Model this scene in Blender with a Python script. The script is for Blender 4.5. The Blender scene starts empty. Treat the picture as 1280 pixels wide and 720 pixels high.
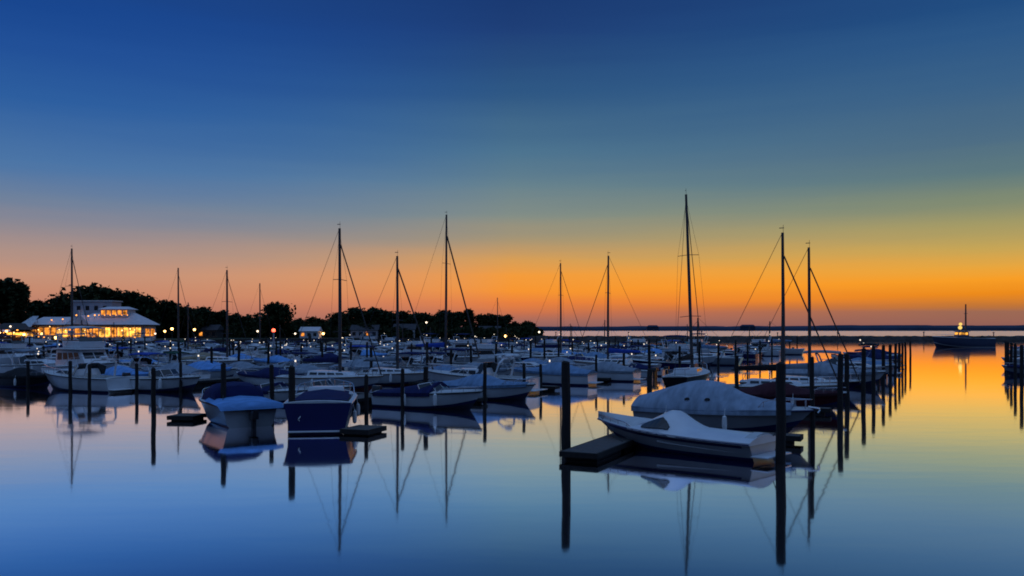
import bpy, bmesh, math, random
from math import sin, cos, pi, radians, sqrt, atan2
from mathutils import Vector, Matrix, noise

S = bpy.context.scene
COL = S.collection
rnd = random.Random(7)
F = 1050.0          # focal length in photo pixels (1280 wide)
CX, HY, CAMZ = 640.0, 412.0, 4.5
DIR = 0.48          # every dock runs away from the camera along (DIR, 1)
DV = Vector((DIR, 1, 0)).normalized()      # along a dock
PV = Vector((1, -DIR, 0)).normalized()     # across a dock, to the right

def at(px, y, z=0.0):
    """ground point seen at photo pixel (px, y), for a thing standing at height z"""
    D = F * (CAMZ - z) / (y - HY)
    return Vector(((px - CX) / F * D, D, z))

def lin(c):
    return tuple(((v / 255) / 12.92 if v / 255 <= .04045 else ((v / 255 + .055) / 1.055) ** 2.4) for v in c)

# ------------------------------------------------------------------ materials
MATS = {}
CREASE = {'pale': .3, 'haze': .18}
def mat(name, col, rough=.5, metal=0.0, var=.25, scale=3.0, bump=0.0, bscale=30.0, spec=.5, stretch=None, coat=0.0):
    m = bpy.data.materials.new(name); m.use_nodes = True
    nt = m.node_tree; n = nt.nodes; l = nt.links
    b = n['Principled BSDF']
    b.inputs['Roughness'].default_value = rough
    b.inputs['Metallic'].default_value = metal
    b.inputs['Specular IOR Level'].default_value = spec
    b.inputs['Coat Weight'].default_value = coat
    tc = n.new('ShaderNodeTexCoord'); mp = n.new('ShaderNodeMapping')
    l.new(tc.outputs['Object'], mp.inputs['Vector'])
    if stretch: mp.inputs['Scale'].default_value = stretch
    nz = n.new('ShaderNodeTexNoise'); nz.inputs['Scale'].default_value = scale; nz.inputs['Detail'].default_value = 4
    l.new(mp.outputs[0], nz.inputs['Vector'])
    r = n.new('ShaderNodeValToRGB')
    r.color_ramp.elements[0].position = .3; r.color_ramp.elements[1].position = .72
    r.color_ramp.elements[0].color = tuple(c * (1 - var) for c in col) + (1,)
    r.color_ramp.elements[1].color = tuple(min(1, c * (1 + var * .6)) for c in col) + (1,)
    l.new(nz.outputs['Fac'], r.inputs['Fac']); l.new(r.outputs['Color'], b.inputs['Base Color'])
    if bump:
        nb = n.new('ShaderNodeTexNoise'); nb.inputs['Scale'].default_value = bscale
        l.new(mp.outputs[0], nb.inputs['Vector'])
        bp = n.new('ShaderNodeBump'); bp.inputs['Strength'].default_value = bump; bp.inputs['Distance'].default_value = .05
        l.new(nb.outputs['Fac'], bp.inputs['Height']); l.new(bp.outputs[0], b.inputs['Normal'])
    MATS[name] = m
    return m

def glow(name, col, strength, vary=None):
    m = bpy.data.materials.new(name); m.use_nodes = True
    nt = m.node_tree; n = nt.nodes; l = nt.links
    n.remove(n['Principled BSDF'])
    e = n.new('ShaderNodeEmission'); e.inputs['Color'].default_value = (*col, 1); e.inputs['Strength'].default_value = strength
    if vary:      # the furnished interior behind a lit window: brighter and darker patches
        tc = n.new('ShaderNodeTexCoord'); nz = n.new('ShaderNodeTexNoise'); nz.inputs['Scale'].default_value = vary
        l.new(tc.outputs['Object'], nz.inputs['Vector'])
        mr = n.new('ShaderNodeMapRange'); mr.inputs[1].default_value = .35; mr.inputs[2].default_value = .68
        mr.inputs[3].default_value = strength * .12; mr.inputs[4].default_value = strength * 1.5
        l.new(nz.outputs['Fac'], mr.inputs[0]); l.new(mr.outputs[0], e.inputs['Strength'])
    l.new(e.outputs[0], n['Material Output'].inputs['Surface'])
    MATS[name] = m
    return m

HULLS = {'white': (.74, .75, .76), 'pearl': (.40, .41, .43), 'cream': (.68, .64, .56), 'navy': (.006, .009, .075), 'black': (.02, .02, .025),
         'grey': (.33, .36, .40), 'maroon': (.12, .02, .03), 'green': (.02, .09, .07), 'blue': (.05, .16, .42)}
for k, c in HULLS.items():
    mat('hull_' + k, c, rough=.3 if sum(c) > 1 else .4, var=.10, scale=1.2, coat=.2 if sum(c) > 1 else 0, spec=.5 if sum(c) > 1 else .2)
mat('gelcoat', (.75, .76, .77), rough=.28, var=.08, scale=1.5)
mat('deck_nonskid', (.60, .61, .60), rough=.6, var=.12, scale=4, bump=.15, bscale=60)
mat('teak', (.22, .12, .06), rough=.6, var=.35, scale=6, stretch=(1, 14, 1))
mat('antifoul_dark', (.02, .025, .05), rough=.7)
mat('antifoul_red', (.11, .02, .018), rough=.7)
mat('stripe_navy', (.015, .025, .11), rough=.3, var=.1)
mat('stripe_white', (.7, .7, .7), rough=.3, var=.1)
mat('stripe_red', (.3, .02, .02), rough=.3, var=.1)
CANVAS = {'navy': (.012, .018, .085), 'royal': (.03, .08, .42), 'grey': (.26, .30, .35), 'tan': (.33, .26, .17), 'maroon': (.055, .014, .02),
          'green': (.02, .08, .05), 'white': (.66, .68, .70), 'pale': (.50, .54, .60), 'haze': (.30, .37, .46), 'black': (.018, .018, .02), 'sky': (.16, .36, .70), 'steel': (.18, .29, .44)}
for k, c in CANVAS.items():
    mat('canvas_' + k, c, rough=.85, var=.28, scale=1.6, bump=CREASE.get(k, .8), bscale=3.2, spec=.2, stretch=(2.2, .8, 1))
mat('furled_cloth', (.07, .055, .05), rough=.9, var=.3)
mat('tinted_glass', (.012, .015, .02), rough=.08, var=.1, spec=.6)
mat('steel_tube', (.6, .6, .62), rough=.25, metal=.9, var=.1)
mat('mast_alloy', (.06, .05, .05), rough=.55, var=.2)
mat('rope_line', (.05, .05, .05), rough=.8)
mat('rubber_black', (.02, .02, .022), rough=.6)
mat('fender_white', (.8, .8, .78), rough=.4, var=.1)
mat('motor_black', (.022, .022, .026), rough=.3)
mat('motor_white', (.6, .6, .62), rough=.3)
mat('vinyl', (.6, .56, .5), rough=.6, var=.15)
mat('piling_wood', (.016, .012, .010), rough=.85, var=.5, scale=3, bump=.6, bscale=9, stretch=(6, 6, .8))
mat('dock_wood', (.11, .10, .09), rough=.85, var=.4, scale=3, bump=.4, bscale=8, stretch=(1, 8, 1))
mat('dock_float', (.02, .02, .02), rough=.9)
mat('rock', (.055, .045, .04), rough=.95, var=.5, scale=.6, bump=1, bscale=1.2)
mat('soil', (.05, .05, .035), rough=1, var=.4, scale=.15)
mat('grassy', (.03, .045, .018), rough=1, var=.5, scale=.3)
mat('far_land', (.030, .045, .085), rough=1, var=.35, scale=.01)  # blue in this base colour stands in for distance haze
mat('bark', (.04, .03, .022), rough=.95, var=.4, scale=3, bump=.6, bscale=6)
mat('leaf_dark', (.022, .040, .014), rough=.8, var=.6, scale=.6, spec=.15)
mat('leaf_olive', (.034, .045, .016), rough=.8, var=.6, scale=.6, spec=.15)
mat('wall_white', (.62, .60, .60), rough=.8, var=.15, scale=.7)
mat('wall_grey', (.42, .39, .42), rough=.8, var=.2, scale=.7)
mat('wall_dark', (.06, .05, .045), rough=.85, var=.3, scale=.7)
mat('roof_pale', (.76, .70, .70), rough=.7, var=.15, scale=.9, stretch=(1, 1, 6))
mat('roof_dark', (.06, .055, .06), rough=.9, var=.3, scale=.9)
mat('trim_dark', (.045, .035, .03), rough=.8)
mat('pole_metal', (.10, .10, .10), rough=.5, metal=.4)
mat('ship_blue', (.035, .05, .10), rough=.5, var=.2)
glow('window_light', (1.0, .32, .04), 1.3, .8)
glow('window_bright', (1.0, .42, .06), 2.2, .5)
glow('bulb_warm', (1.0, .52, .16), 7.0)
glow('bulb_amber', (1.0, .34, .05), 3.0)
glow('bulb_white', (1.0, .80, .58), 2.6)
glow('glint_glow', (1.0, .86, .70), 1.4)  # glow imitating small glints on far boats and docks
glow('bulb_red', (1.0, .10, .05), 5.0)
glow('bulb_yellow', (1.0, .66, .16), 1.1)

# ------------------------------------------------------------------ mesh builder
class MB:
    def __init__(s): s.v = []; s.f = []; s.m = []
    def add(s, vs, fs, mi=0):
        o = len(s.v); s.v += [tuple(p) for p in vs]
        for f in fs: s.f.append([o + i for i in f]); s.m.append(mi)
        return s
    def box(s, c, d, mi=0, rz=0):
        x, y, z = d[0] / 2, d[1] / 2, d[2] / 2
        R = Matrix.Rotation(rz, 3, 'Z')
        vs = [Vector(c) + R @ Vector((i * x, j * y, k * z)) for i in (-1, 1) for j in (-1, 1) for k in (-1, 1)]
        return s.add(vs, [(0, 1, 3, 2), (4, 6, 7, 5), (0, 4, 5, 1), (2, 3, 7, 6), (0, 2, 6, 4), (1, 5, 7, 3)], mi)
    def frustum(s, rear_b, front_b, rear_t, front_t, mi=0):
        """each = (x, halfwidth, z)"""
        vs = []
        for (x, w, z) in (rear_b, front_b, front_t, rear_t): vs += [(x, -w, z), (x, w, z)]
        return s.add(vs, [(0, 1, 3, 2), (2, 3, 5, 4), (4, 5, 7, 6), (6, 7, 1, 0), (0, 2, 4, 6), (1, 7, 5, 3)], mi)
    def tube(s, pts, r, n=6, mi=0, cap=True):
        pts = [Vector(p) for p in pts]
        rs = r if isinstance(r, (list, tuple)) else [r] * len(pts)
        o = len(s.v)
        for i, p in enumerate(pts):
            t = (pts[min(i + 1, len(pts) - 1)] - pts[max(i - 1, 0)]).normalized()
            a = t.cross(Vector((0, 0, 1)) if abs(t.z) < .9 else Vector((1, 0, 0))).normalized(); b = t.cross(a)
            for k in range(n):
                q = p + (a * cos(2 * pi * k / n) + b * sin(2 * pi * k / n)) * rs[i]
                s.v.append(tuple(q))
        for i in range(len(pts) - 1):
            for k in range(n):
                s.f.append([o + i * n + k, o + i * n + (k + 1) % n, o + (i + 1) * n + (k + 1) % n, o + (i + 1) * n + k]); s.m.append(mi)
        if cap:
            s.f.append([o + k for k in range(n)][::-1]); s.m.append(mi)
            s.f.append([o + (len(pts) - 1) * n + k for k in range(n)]); s.m.append(mi)
        return s
    def lathe(s, c, prof, n=12, mi=0):
        """prof = [(radius, z)]"""
        c = Vector(c)
        return s.tube([c + Vector((0, 0, z)) for r, z in prof], [max(r, .002) for r, z in prof], n, mi)
    def ball(s, c, r, mi=0, n=10, sz=1.0):
        return s.lathe(c, [(r * sin(pi * i / 8), -r * sz * cos(pi * i / 8)) for i in range(9)], n, mi)
    def loft(s, secs, mi=0, caps=True, closed=False):
        o = len(s.v); k = len(secs[0])
        for sec in secs: s.v += [tuple(p) for p in sec]
        for i in range(len(secs) - 1):
            for j in range(k if closed else k - 1):
                j2 = (j + 1) % k
                s.f.append([o + i * k + j, o + i * k + j2, o + (i + 1) * k + j2, o + (i + 1) * k + j])
                s.m.append(mi[j] if isinstance(mi, list) else mi)
        if caps:
            cm = mi[-1] if isinstance(mi, list) else mi
            s.f.append([o + j for j in range(k)][::-1]); s.m.append(cm)
            s.f.append([o + (len(secs) - 1) * k + j for j in range(k)]); s.m.append(cm)
        return s
    def panel(s, q, u0, u1, v0, v1, th=.015, mi=0):
        """thin plate lying on the face q = (bottom-left, bottom-right, top-right, top-left) seen from outside"""
        a, b, c, d = [Vector(p) for p in q]
        nrm = (b - a).cross(d - a).normalized()
        P = lambda u, v: (a * (1 - u) + b * u) * (1 - v) + (d * (1 - u) + c * u) * v
        base = [P(u0, v0), P(u1, v0), P(u1, v1), P(u0, v1)]
        vs = [p - nrm * .004 for p in base] + [p + nrm * th for p in base]
        return s.add(vs, [(3, 2, 1, 0), (4, 5, 6, 7), (0, 1, 5, 4), (1, 2, 6, 5), (2, 3, 7, 6), (3, 0, 4, 7)], mi)
    def mesh(s, name, mats, bevel=0, smooth=35, seg=2):
        me = bpy.data.meshes.new(name)
        me.from_pydata(s.v, [], s.f)
        for m in mats: me.materials.append(MATS[m])
        me.polygons.foreach_set('material_index', s.m)
        bm = bmesh.new(); bm.from_mesh(me)
        bmesh.ops.remove_doubles(bm, verts=bm.verts, dist=.0004)
        bmesh.ops.recalc_face_normals(bm, faces=bm.faces)
        if bevel:
            es = [e for e in bm.edges if len(e.link_faces) == 2 and e.calc_face_angle(0) > .5]
            bmesh.ops.bevel(bm, geom=es, offset=bevel, segments=seg, profile=.5, affect='EDGES', clamp_overlap=True)
        bm.to_mesh(me); bm.free()
        if smooth:
            me.polygons.foreach_set('use_smooth', [True] * len(me.polygons))
            me.set_sharp_from_angle(angle=radians(smooth))
        me.update()
        return me
    def build(s, name, mats, parent=None, bevel=0, smooth=35, loc=None):
        if isinstance(mats, str): mats = [mats]
        o = bpy.data.objects.new(name, s.mesh(name, mats, bevel, smooth)); COL.objects.link(o)
        if parent is not None: o.parent = parent
        if loc is not None: o.location = loc
        return o

def tag(o, label=None, cat=None, group=None, kind=None):
    if label: o['label'] = label
    if cat: o['category'] = cat
    if group: o['group'] = group
    if kind: o['kind'] = kind
    return o
def empty(name):
    o = bpy.data.objects.new(name, None); o.empty_display_size = .3; COL.objects.link(o); return o
KIDS = {}
def copy_tree(o, parent=None):
    c = o.copy(); COL.objects.link(c)
    if parent is not None: c.parent = parent
    for ch in [k for k in o.children]: copy_tree(ch, c)
    return c

# ------------------------------------------------------------------ boats (x = forward, z = 0 is the waterline)
class Hull:
    def __init__(s, L, B, Fb, Fs, dr, sw=.86, pw=2.3, rake=.7, full=.45, cw=.84, camber=.08, well=None, srake=0.0, boot=.15):
        s.__dict__.update(L=L, B=B, Fb=Fb, Fs=Fs, dr=dr, sw=sw, pw=pw, rake=rake, full=full, cw=cw, camber=camber, well=well, srake=srake, boot=boot)
    def hb(s, t):
        if t < s.full: return s.B / 2 * (s.sw + (1 - s.sw) * sin(pi / 2 * t / s.full))
        return s.B / 2 * (1 - ((t - s.full) / (1 - s.full)) ** s.pw) + .012
    def sh(s, t): return s.Fs + (s.Fb - s.Fs) * max(t, 0) ** 1.7
    def X(s, t, z): return t * s.L - s.L / 2 + s.rake * (z / s.Fb - 1) * t ** 3 - s.srake * (z / s.Fs - 1) * (1 - t) ** 3
    def half(s, t):
        b, z = s.hb(t), s.sh(t)
        k = -s.dr * (1 - t ** 4) - .02
        cw = s.cw - .42 * t ** 3; zc = .0 + .42 * z * t ** 4
        bc = b * cw
        return [(0, k), (bc * .62, k * .62 + zc * .3), (bc, zc), (bc + (b - bc) * .3, zc + s.boot), (bc + (b - bc) * .62, zc + s.boot + (z - zc - s.boot) * .5), (b, z)]
    def stations(s):
        st = [i / 18 for i in range(19)]
        return sorted(set(st + [.97, .99]))
    def build(s, root, top, stripe, af, deck='deck_nonskid', rail='rubber_black', lod=0):
        mb = MB(); secs = []
        for t in s.stations():
            h = s.half(t)
            row = [(s.X(t, z), y, z) for y, z in reversed(h)] + [(s.X(t, z), -y, z) for y, z in h[1:]]
            secs.append(row)
        mi = [2, 2, 1, 0, 0, 0, 0, 1, 2, 2]
        mb.loft(secs, mi, caps=False)
        st = secs[0]; mb.add(st, [list(range(len(st)))], 2)
        hull = mb.build('hull', [af, stripe, top], root, smooth=40)
        # deck with an optional cockpit well
        d = MB(); secs = []
        sts = s.stations()
        if s.well:
            a, b_, dep = s.well
            sts = sorted(set([t for t in sts if abs(t - a) > .015 and abs(t - b_) > .015] + [a, a + .0008, b_ - .0008, b_]))
        for t in sts:
            b, z = s.hb(t), s.sh(t)
            inn = max(b - .16, b * .35)
            if s.well and s.well[0] < t < s.well[1]:
                fl = z - s.well[2]
                row = [(b, z), (inn, z + .03), (inn - .03, fl), (inn * .4, fl), (0, fl)]
            else:
                row = [(b, z), (inn, z + .03), (inn * .75, z + .03 + s.camber * .5), (inn * .4, z + .03 + s.camber * .85), (0, z + .03 + s.camber)]
            x = s.X(t, z)
            secs.append([(x, y, zz) for y, zz in row] + [(x, -y, zz) for y, zz in reversed(row[:-1])])
        d.loft(secs, 0, caps=False); r = secs[0]; d.add(r, [list(range(len(r)))])
        d.build('deck', [deck], root, smooth=30)
        if lod < 2:
            rr = MB(); pts = []
            for sgn in (1, -1):
                p = [(s.X(t, s.sh(t)), sgn * (s.hb(t) + .012), s.sh(t) - .03) for t in s.stations()]
                rr.tube(p, .035, 5)
            rr.build('rub_rail', [rail], hull)
        return hull
    def cover(s, root, t0, t1, h, m, name='boat_cover', hang=.16, wave=1.0):
        """canvas pulled over the boat: h(t) = ridge height above the sheer"""
        mb = MB(); secs = []; n = 26
        for i in range(n + 1):
            t = t0 + (t1 - t0) * i / n
            b, z, r = s.hb(t) + .035, s.sh(t), h(t)
            x = s.X(t, z)
            sag = 1 - wave * (.13 * (.5 + .5 * cos(t * 40)) + .03 * sin(t * 97))
            row = [(b, z - hang), (b + .01, z + .03), (b * .82, z + .03 + r * .36 * sag), (b * .5, z + .03 + r * .78 * sag), (b * .2, z + .03 + r * .96), (0, z + .03 + r)]
            secs.append([(x, y, zz) for y, zz in row] + [(x, -y, zz) for y, zz in reversed(row[:-1])])
        mb.loft(secs, 0, caps=True)
        return mb.build(name, [m], root, smooth=50)

def bow_rail(H, root, t0=.55, z=.45, lod=0):
    mb = MB()
    ts = [t0 + (1 - t0) * i / 8 for i in range(9)]
    side = lambda g: [(H.X(t, H.sh(t)) - .05, g * max(H.hb(t) - .10, .03), H.sh(t) + z * min(1, (i + .3) / 1.5)) for i, t in enumerate(ts)]
    mb.tube(side(1) + side(-1)[::-1], .022, 5)
    for g in (1, -1):
        for i, p in enumerate(side(g)):
            if i % 2 == 1: mb.tube([(p[0], p[1], H.sh(ts[i])), p], .016, 4)
    mb.build('bow_rail', ['steel_tube'], root)

def outboard(root, x, z, m='motor_black', y=0):
    mb = MB()
    mb.loft([[(x - .38 + a, y + w * c, z + h + v) for c, v in ((-1, 0), (-1, .26), (-.6, .38), (.6, .38), (1, .26), (1, 0))] for a, w, h in ((-.18, .13, .02), (-.1, .19, 0), (.2, .19, 0), (.34, .13, 0))], 0)
    o = mb.build('outboard_motor', [m], root, smooth=40)
    l = MB(); l.frustum((x - .42, .07, -.55), (x - .22, .06, -.55), (x - .42, .09, z + .02), (x - .16, .09, z + .02)); l.box((x - .42, y, -.28), (.42, .22, .03))
    l.v = [(p[0], p[1] + y if abs(p[1]) < .1 else p[1], p[2]) for p in l.v]
    l.build('motor_leg', [m], o)

def fender(root, x, y, z):
    mb = MB(); mb.lathe((x, y, z), [(.02, -.32), (.09, -.27), (.11, -.1), (.11, .1), (.09, .27), (.03, .32), (.03, .36)], 8)
    mb.tube([(x, y, z + .3), (x, y * .96, z + .62)], .012, 4)
    mb.build('fender', ['fender_white'], root)

def windshield(H, root, t, h, rake, wrap=.09, m='tinted_glass', fm='steel_tube', fr=.024):
    x = H.X(t, H.sh(t)); z = H.sh(t) + .06; b = H.hb(t) - .14
    bot = [(x - wrap * H.L * 1.6, -b * 1.0), (x - .1, -b * .72), (x + .06, 0), (x - .1, b * .72), (x - wrap * H.L * 1.6, b * 1.0)]
    top = [(px - rake * (1 if i in (1, 2, 3) else .5), py * .9, z + h * (1 if i in (1, 2, 3) else .72)) for i, (px, py) in enumerate(bot)]
    g = MB()
    o1 = [(px, py, z) for px, py in bot]
    g.loft([o1, top], 0, caps=False)
    g.loft([[(a - .018, b_ * .985, c) for a, b_, c in o1], [(a - .018, b_ * .985, c) for a, b_, c in top]], 0, caps=False)
    w = g.build('windshield', [m], root, smooth=0)
    f = MB(); f.tube(top, fr, 5); f.tube(o1, .018, 5)
    for a, b_ in zip(o1, top): f.tube([a, b_], fr * .8, 5)
    f.build('windshield_frame', [fm], w)
    return x, z, b

def swim_platform(H, root, m='gelcoat'):
    mb = MB(); mb.box((-H.L / 2 - .28, 0, .22), (.62, H.B * .74, .06)); mb.build('swim_platform', [m], root, bevel=.02)

def canopy(root, x0, x1, w, z0, z1, m, lod=0, name='canopy'):
    mb = MB(); secs = []
    for i in range(7):
        x = x0 + (x1 - x0) * i / 6; dz = -.09 * abs(i / 3 - 1) ** 2
        secs.append([(x, w * c, z1 + dz + k) for c, k in ((-1, -.16), (-.97, -.03), (-.5, .05), (0, .08), (.5, .05), (.97, -.03), (1, -.16))] + [(x, w * c, z1 + dz + k - .03) for c, k in ((.95, -.05), (0, .05), (-.95, -.05))])
    mb.loft(secs, 0, closed=True)
    o = mb.build(name, [m], root, smooth=50)
    for g in (1, -1):
        f = MB(); mx = (x0 + x1) / 2
        f.tube([(x0 + .08, g * w * .97, z1 - .05), (mx, g * w, z0), (x1 - .08, g * w * .97, z1 - .05)], .018, 4)
        f.build('canopy_frame', ['steel_tube'], o)

def cabin(root, rb, fb, rt, ft, m='gelcoat', wins=2, v=(.35, .85), front=True, back=False, name='cabin', lod=0, bevel=.05, glass='tinted_glass'):
    mb = MB(); mb.frustum(rb, fb, rt, ft)
    o = mb.build(name, [m], root, bevel=bevel)
    P = lambda a, g: (a[0], g * a[1], a[2])
    quads = [((P(rb, -1), P(fb, -1), P(ft, -1), P(rt, -1)), wins), ((P(fb, 1), P(rb, 1), P(rt, 1), P(ft, 1)), wins)]
    if front: quads.append(((P(fb, -1), P(fb, 1), P(ft, 1), P(ft, -1)), 2))
    if back: quads.append(((P(rb, 1), P(rb, -1), P(rt, -1), P(rt, 1)), 2))
    for q, n in quads:
        if lod >= 2:
            w = MB(); w.panel(q, .1, .9, v[0], v[1]); w.build('window', [glass], o, smooth=0); continue
        for i in range(n):
            w = MB(); a = .07 + .86 * i / n; b = .07 + .86 * (i + 1) / n - .04
            w.panel(q, a, b, v[0], v[1]); w.build('window', [glass], o, smooth=0)
    return o

def seat(root, x, y, z):
    mb = MB(); mb.box((x, y, z + .22), (.5, .5, .44)); mb.box((x - .28, y, z + .6), (.10, .5, .55))
    mb.build('seat', ['vinyl'], root, bevel=.04)

def k_runabout(p, lod):
    r = empty('runabout'); H = Hull(6.2, 2.35, 1.0, .78, .35, well=(.07, .60, .42))
    H.build(r, 'hull_' + p['hull'], p['stripe'], 'antifoul_dark', lod=lod)
    x, z, b = windshield(H, r, .64, .46, .42)
    if p['canvas']:
        H.cover(r, .02, .60, lambda t: .10 + .42 * max(0, min(1, (t - .02) / .5)) ** 1.3, 'canvas_' + p['canvas'], 'cockpit_cover')
    elif lod < 2:
        seat(r, -.2, .5, .45); seat(r, -.2, -.5, .45)
        mb = MB(); mb.box((-2.3, 0, .62), (.55, 1.6, .45)); mb.build('bench_seat', ['vinyl'], r, bevel=.05)
    outboard(r, -3.1, .72, p.get('motor', 'motor_black'))
    if lod < 2: bow_rail(H, r, .66, .22); fender(r, -.8, -1.32, .5); fender(r, 1.0, -1.2, .55)
    return r

def k_console(p, lod):
    r = empty('center_console_boat'); H = Hull(6.8, 2.4, 1.15, .8, .4, well=(.05, .78, .5))
    H.build(r, 'hull_' + p['hull'], p['stripe'], 'antifoul_dark', lod=lod)
    mb = MB(); mb.frustum((-.3, .42, .35), (.6, .42, .35), (-.1, .36, 1.45), (.35, .36, 1.45)); c = mb.build('console', ['gelcoat'], r, bevel=.04)
    w = MB(); w.frustum((.3, .34, 1.46), (.34, .34, 1.46), (.1, .30, 1.85), (.13, .30, 1.85)); w.build('windscreen', ['tinted_glass'], c)
    canopy(r, -1.0, 1.0, .95, .8, 2.35, 'canvas_' + (p['canvas'] or 'white'), name='t_top')
    if lod < 2: seat(r, -.9, 0, .4)
    outboard(r, -3.4, .78, p.get('motor', 'motor_black'), .3); 
    if lod < 2: outboard(r, -3.4, .78, p.get('motor', 'motor_black'), -.3); fender(r, .2, -1.34, .5)
    return r

def k_cruiser(p, lod):
    r = empty('cabin_cruiser'); H = Hull(8.4, 2.9, 1.35, 1.0, .5, well=(.05, .40, .5), rake=1.0)
    H.build(r, 'hull_' + p['hull'], p['stripe'], 'antifoul_dark', lod=lod)
    cabin(r, (-.7, 1.18, 1.02), (2.4, .62, 1.22), (-.55, 1.05, 1.62), (1.5, .62, 1.56), wins=3, v=(.30, .78), front=False, name='cabin_trunk', lod=lod)
    windshield(H, r, .52, .85, .75, wrap=.07)
    if p['canvas']: canopy(r, -3.4, -.3, 1.15, 1.1, 2.55, 'canvas_' + p['canvas'])
    a = MB()
    pts = [(-1.9, -1.3, 1.05), (-2.2, -1.18, 2.0), (-2.35, -.8, 2.3), (-2.35, .8, 2.3), (-2.2, 1.18, 2.0), (-1.9, 1.3, 1.05)]
    a.tube(pts, .075, 6); ar = a.build('radar_arch', ['gelcoat'], r)
    if lod < 2:
        b = MB(); b.lathe((-2.35, 0, 2.36), [(.05, 0), (.26, .03), (.26, .15), (.16, .21)], 12); b.build('radar_dome', ['gelcoat'], ar)
        bow_rail(H, r, .5, .5); swim_platform(H, r); fender(r, -1.2, -1.6, .6); fender(r, 1.2, -1.5, .7)
        seat(r, -1.3, .6, .5)
    return r

def k_covered(p, lod):
    r = empty('covered_boat'); H = Hull(7.4, 2.7, 1.2, .95, .45, rake=.9)
    H.build(r, 'hull_' + p['hull'], p['stripe'], 'antifoul_dark', lod=lod)
    pk = .62
    H.cover(r, .0, .93, lambda t: .14 + pk * math.exp(-((t - .40) / .22) ** 2) + .15 * max(0, .6 - t), 'canvas_' + (p['canvas'] or 'grey'))
    if lod < 2: bow_rail(H, r, .72, .35); swim_platform(H, r); fender(r, .5, -1.5, .55)
    else: swim_platform(H, r)
    return r

def k_dinghy(p, lod):
    r = empty('dinghy'); H = Hull(3.2, 1.4, .6, .45, .15, well=(.06, .86, .32), rake=.3)
    H.build(r, 'hull_' + p['hull'], p['stripe'], 'antifoul_dark', lod=lod)
    for x in (-.9, .2):
        mb = MB(); mb.box((x, 0, .36), (.28, 1.1, .04)); mb.build('thwart', ['teak'], r)
    outboard(r, -1.6, .45)
    return r

def k_sail(p, lod):
    L = p.get('L', 9.0); mh = p.get('mast', 12.0); k = L / 9
    r = empty('sailboat')
    H = Hull(L, 2.9 * k, 1.15 * k, .9 * k, .6, sw=.62, pw=1.9, rake=1.2 * k, full=.42, cw=.72, well=(.08, .30, .38), srake=.4)
    H.build(r, 'hull_' + p['hull'], p['stripe'], 'antifoul_red' if p['hull'] == 'white' else 'antifoul_dark', rail='teak', lod=lod)
    cabin(r, (-1.6 * k, .95 * k, .96 * k), (2.0 * k, .55 * k, 1.1 * k), (-1.5 * k, .8 * k, 1.42 * k), (1.6 * k, .45 * k, 1.34 * k), wins=4, v=(.35, .75), front=False, name='coachroof', lod=lod)
    mx = .75 * k
    m = MB(); m.tube([(mx, 0, .8), (mx, 0, mh * .5), (mx - .04, 0, mh)], [.105 * k + .02, .10 * k + .02, .075 * k + .015], 8)
    mast = m.build('mast', ['mast_alloy'], r)
    bz = 2.05 * k; bl = 3.5 * k
    b = MB(); b.tube([(mx - .08, 0, bz), (mx - bl, 0, bz - .05)], .06, 6); boom = b.build('boom', ['mast_alloy'], r)
    c = MB(); secs = []
    for i in range(10):
        t = i / 9; rr = (.24 - .13 * t) * k; x = mx - .12 - (bl - .3) * t
        secs.append([(x, rr * .75 * cos(a), bz + .02 + rr * .45 + rr * sin(a) * (1.25 if sin(a) > 0 else .9)) for a in [2 * pi * j / 10 for j in range(10)]])
    c.loft(secs, 0, closed=True); c.build('sail_cover', ['canvas_' + (p['canvas'] or 'navy')], boom, smooth=60)
    fore = p.get('stay', .92)
    bowx = H.X(.985, H.sh(.985)); stx = H.X(.01, H.sh(0))
    f = MB(); f.tube([(bowx, 0, H.Fb), (mx + .05, 0, mh * fore)], p.get('furl', .045), 6); f.build('furled_headsail', ['furled_cloth'], r)
    g = MB(); g.tube([(stx, 0, H.Fs), (mx - .05, 0, mh)], .016, 4); g.build('backstay', ['rope_line'], r)
    if lod < 2:
        for z in ([.5] if mh < 11 else [.36, .68]):
            q = MB(); q.tube([(mx, -.8 * k, mh * z), (mx, 0, mh * z + .06), (mx, .8 * k, mh * z)], .025, 5); q.build('spreader', ['mast_alloy'], mast)
        for sg in (1, -1):
            z = .5 if mh < 11 else .68
            s = MB(); s.tube([(mx, sg * 1.35 * k, H.sh(.55)), (mx, sg * .8 * k, mh * z), (mx, 0, mh * .97)], .009, 4); s.build('shroud', ['rope_line'], r)
        v = MB(); v.tube([(mx, 0, mh), (mx, 0, mh + .5)], .012, 4); v.box((mx - .1, 0, mh + .3), (.3, .01, .05)); v.build('wind_vane', ['mast_alloy'], mast)
        bow_rail(H, r, .80, .5)
        w = MB(); x0 = H.X(.02, H.Fs)
        w.tube([(x0 + 1.1, -.8 * k, H.Fs + .55), (x0 + .05, -.7 * k, H.Fs + .55), (x0 + .05, .7 * k, H.Fs + .55), (x0 + 1.1, .8 * k, H.Fs + .55)], .02, 5)
        for yy in (-.7 * k, .7 * k): w.tube([(x0 + .05, yy, H.Fs), (x0 + .05, yy, H.Fs + .55)], .018, 4)
        w.build('stern_rail', ['steel_tube'], r)
        fender(r, -.5, -1.6 * k, .55); fender(r, 1.0, -1.5 * k, .6)
    return r

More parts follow.
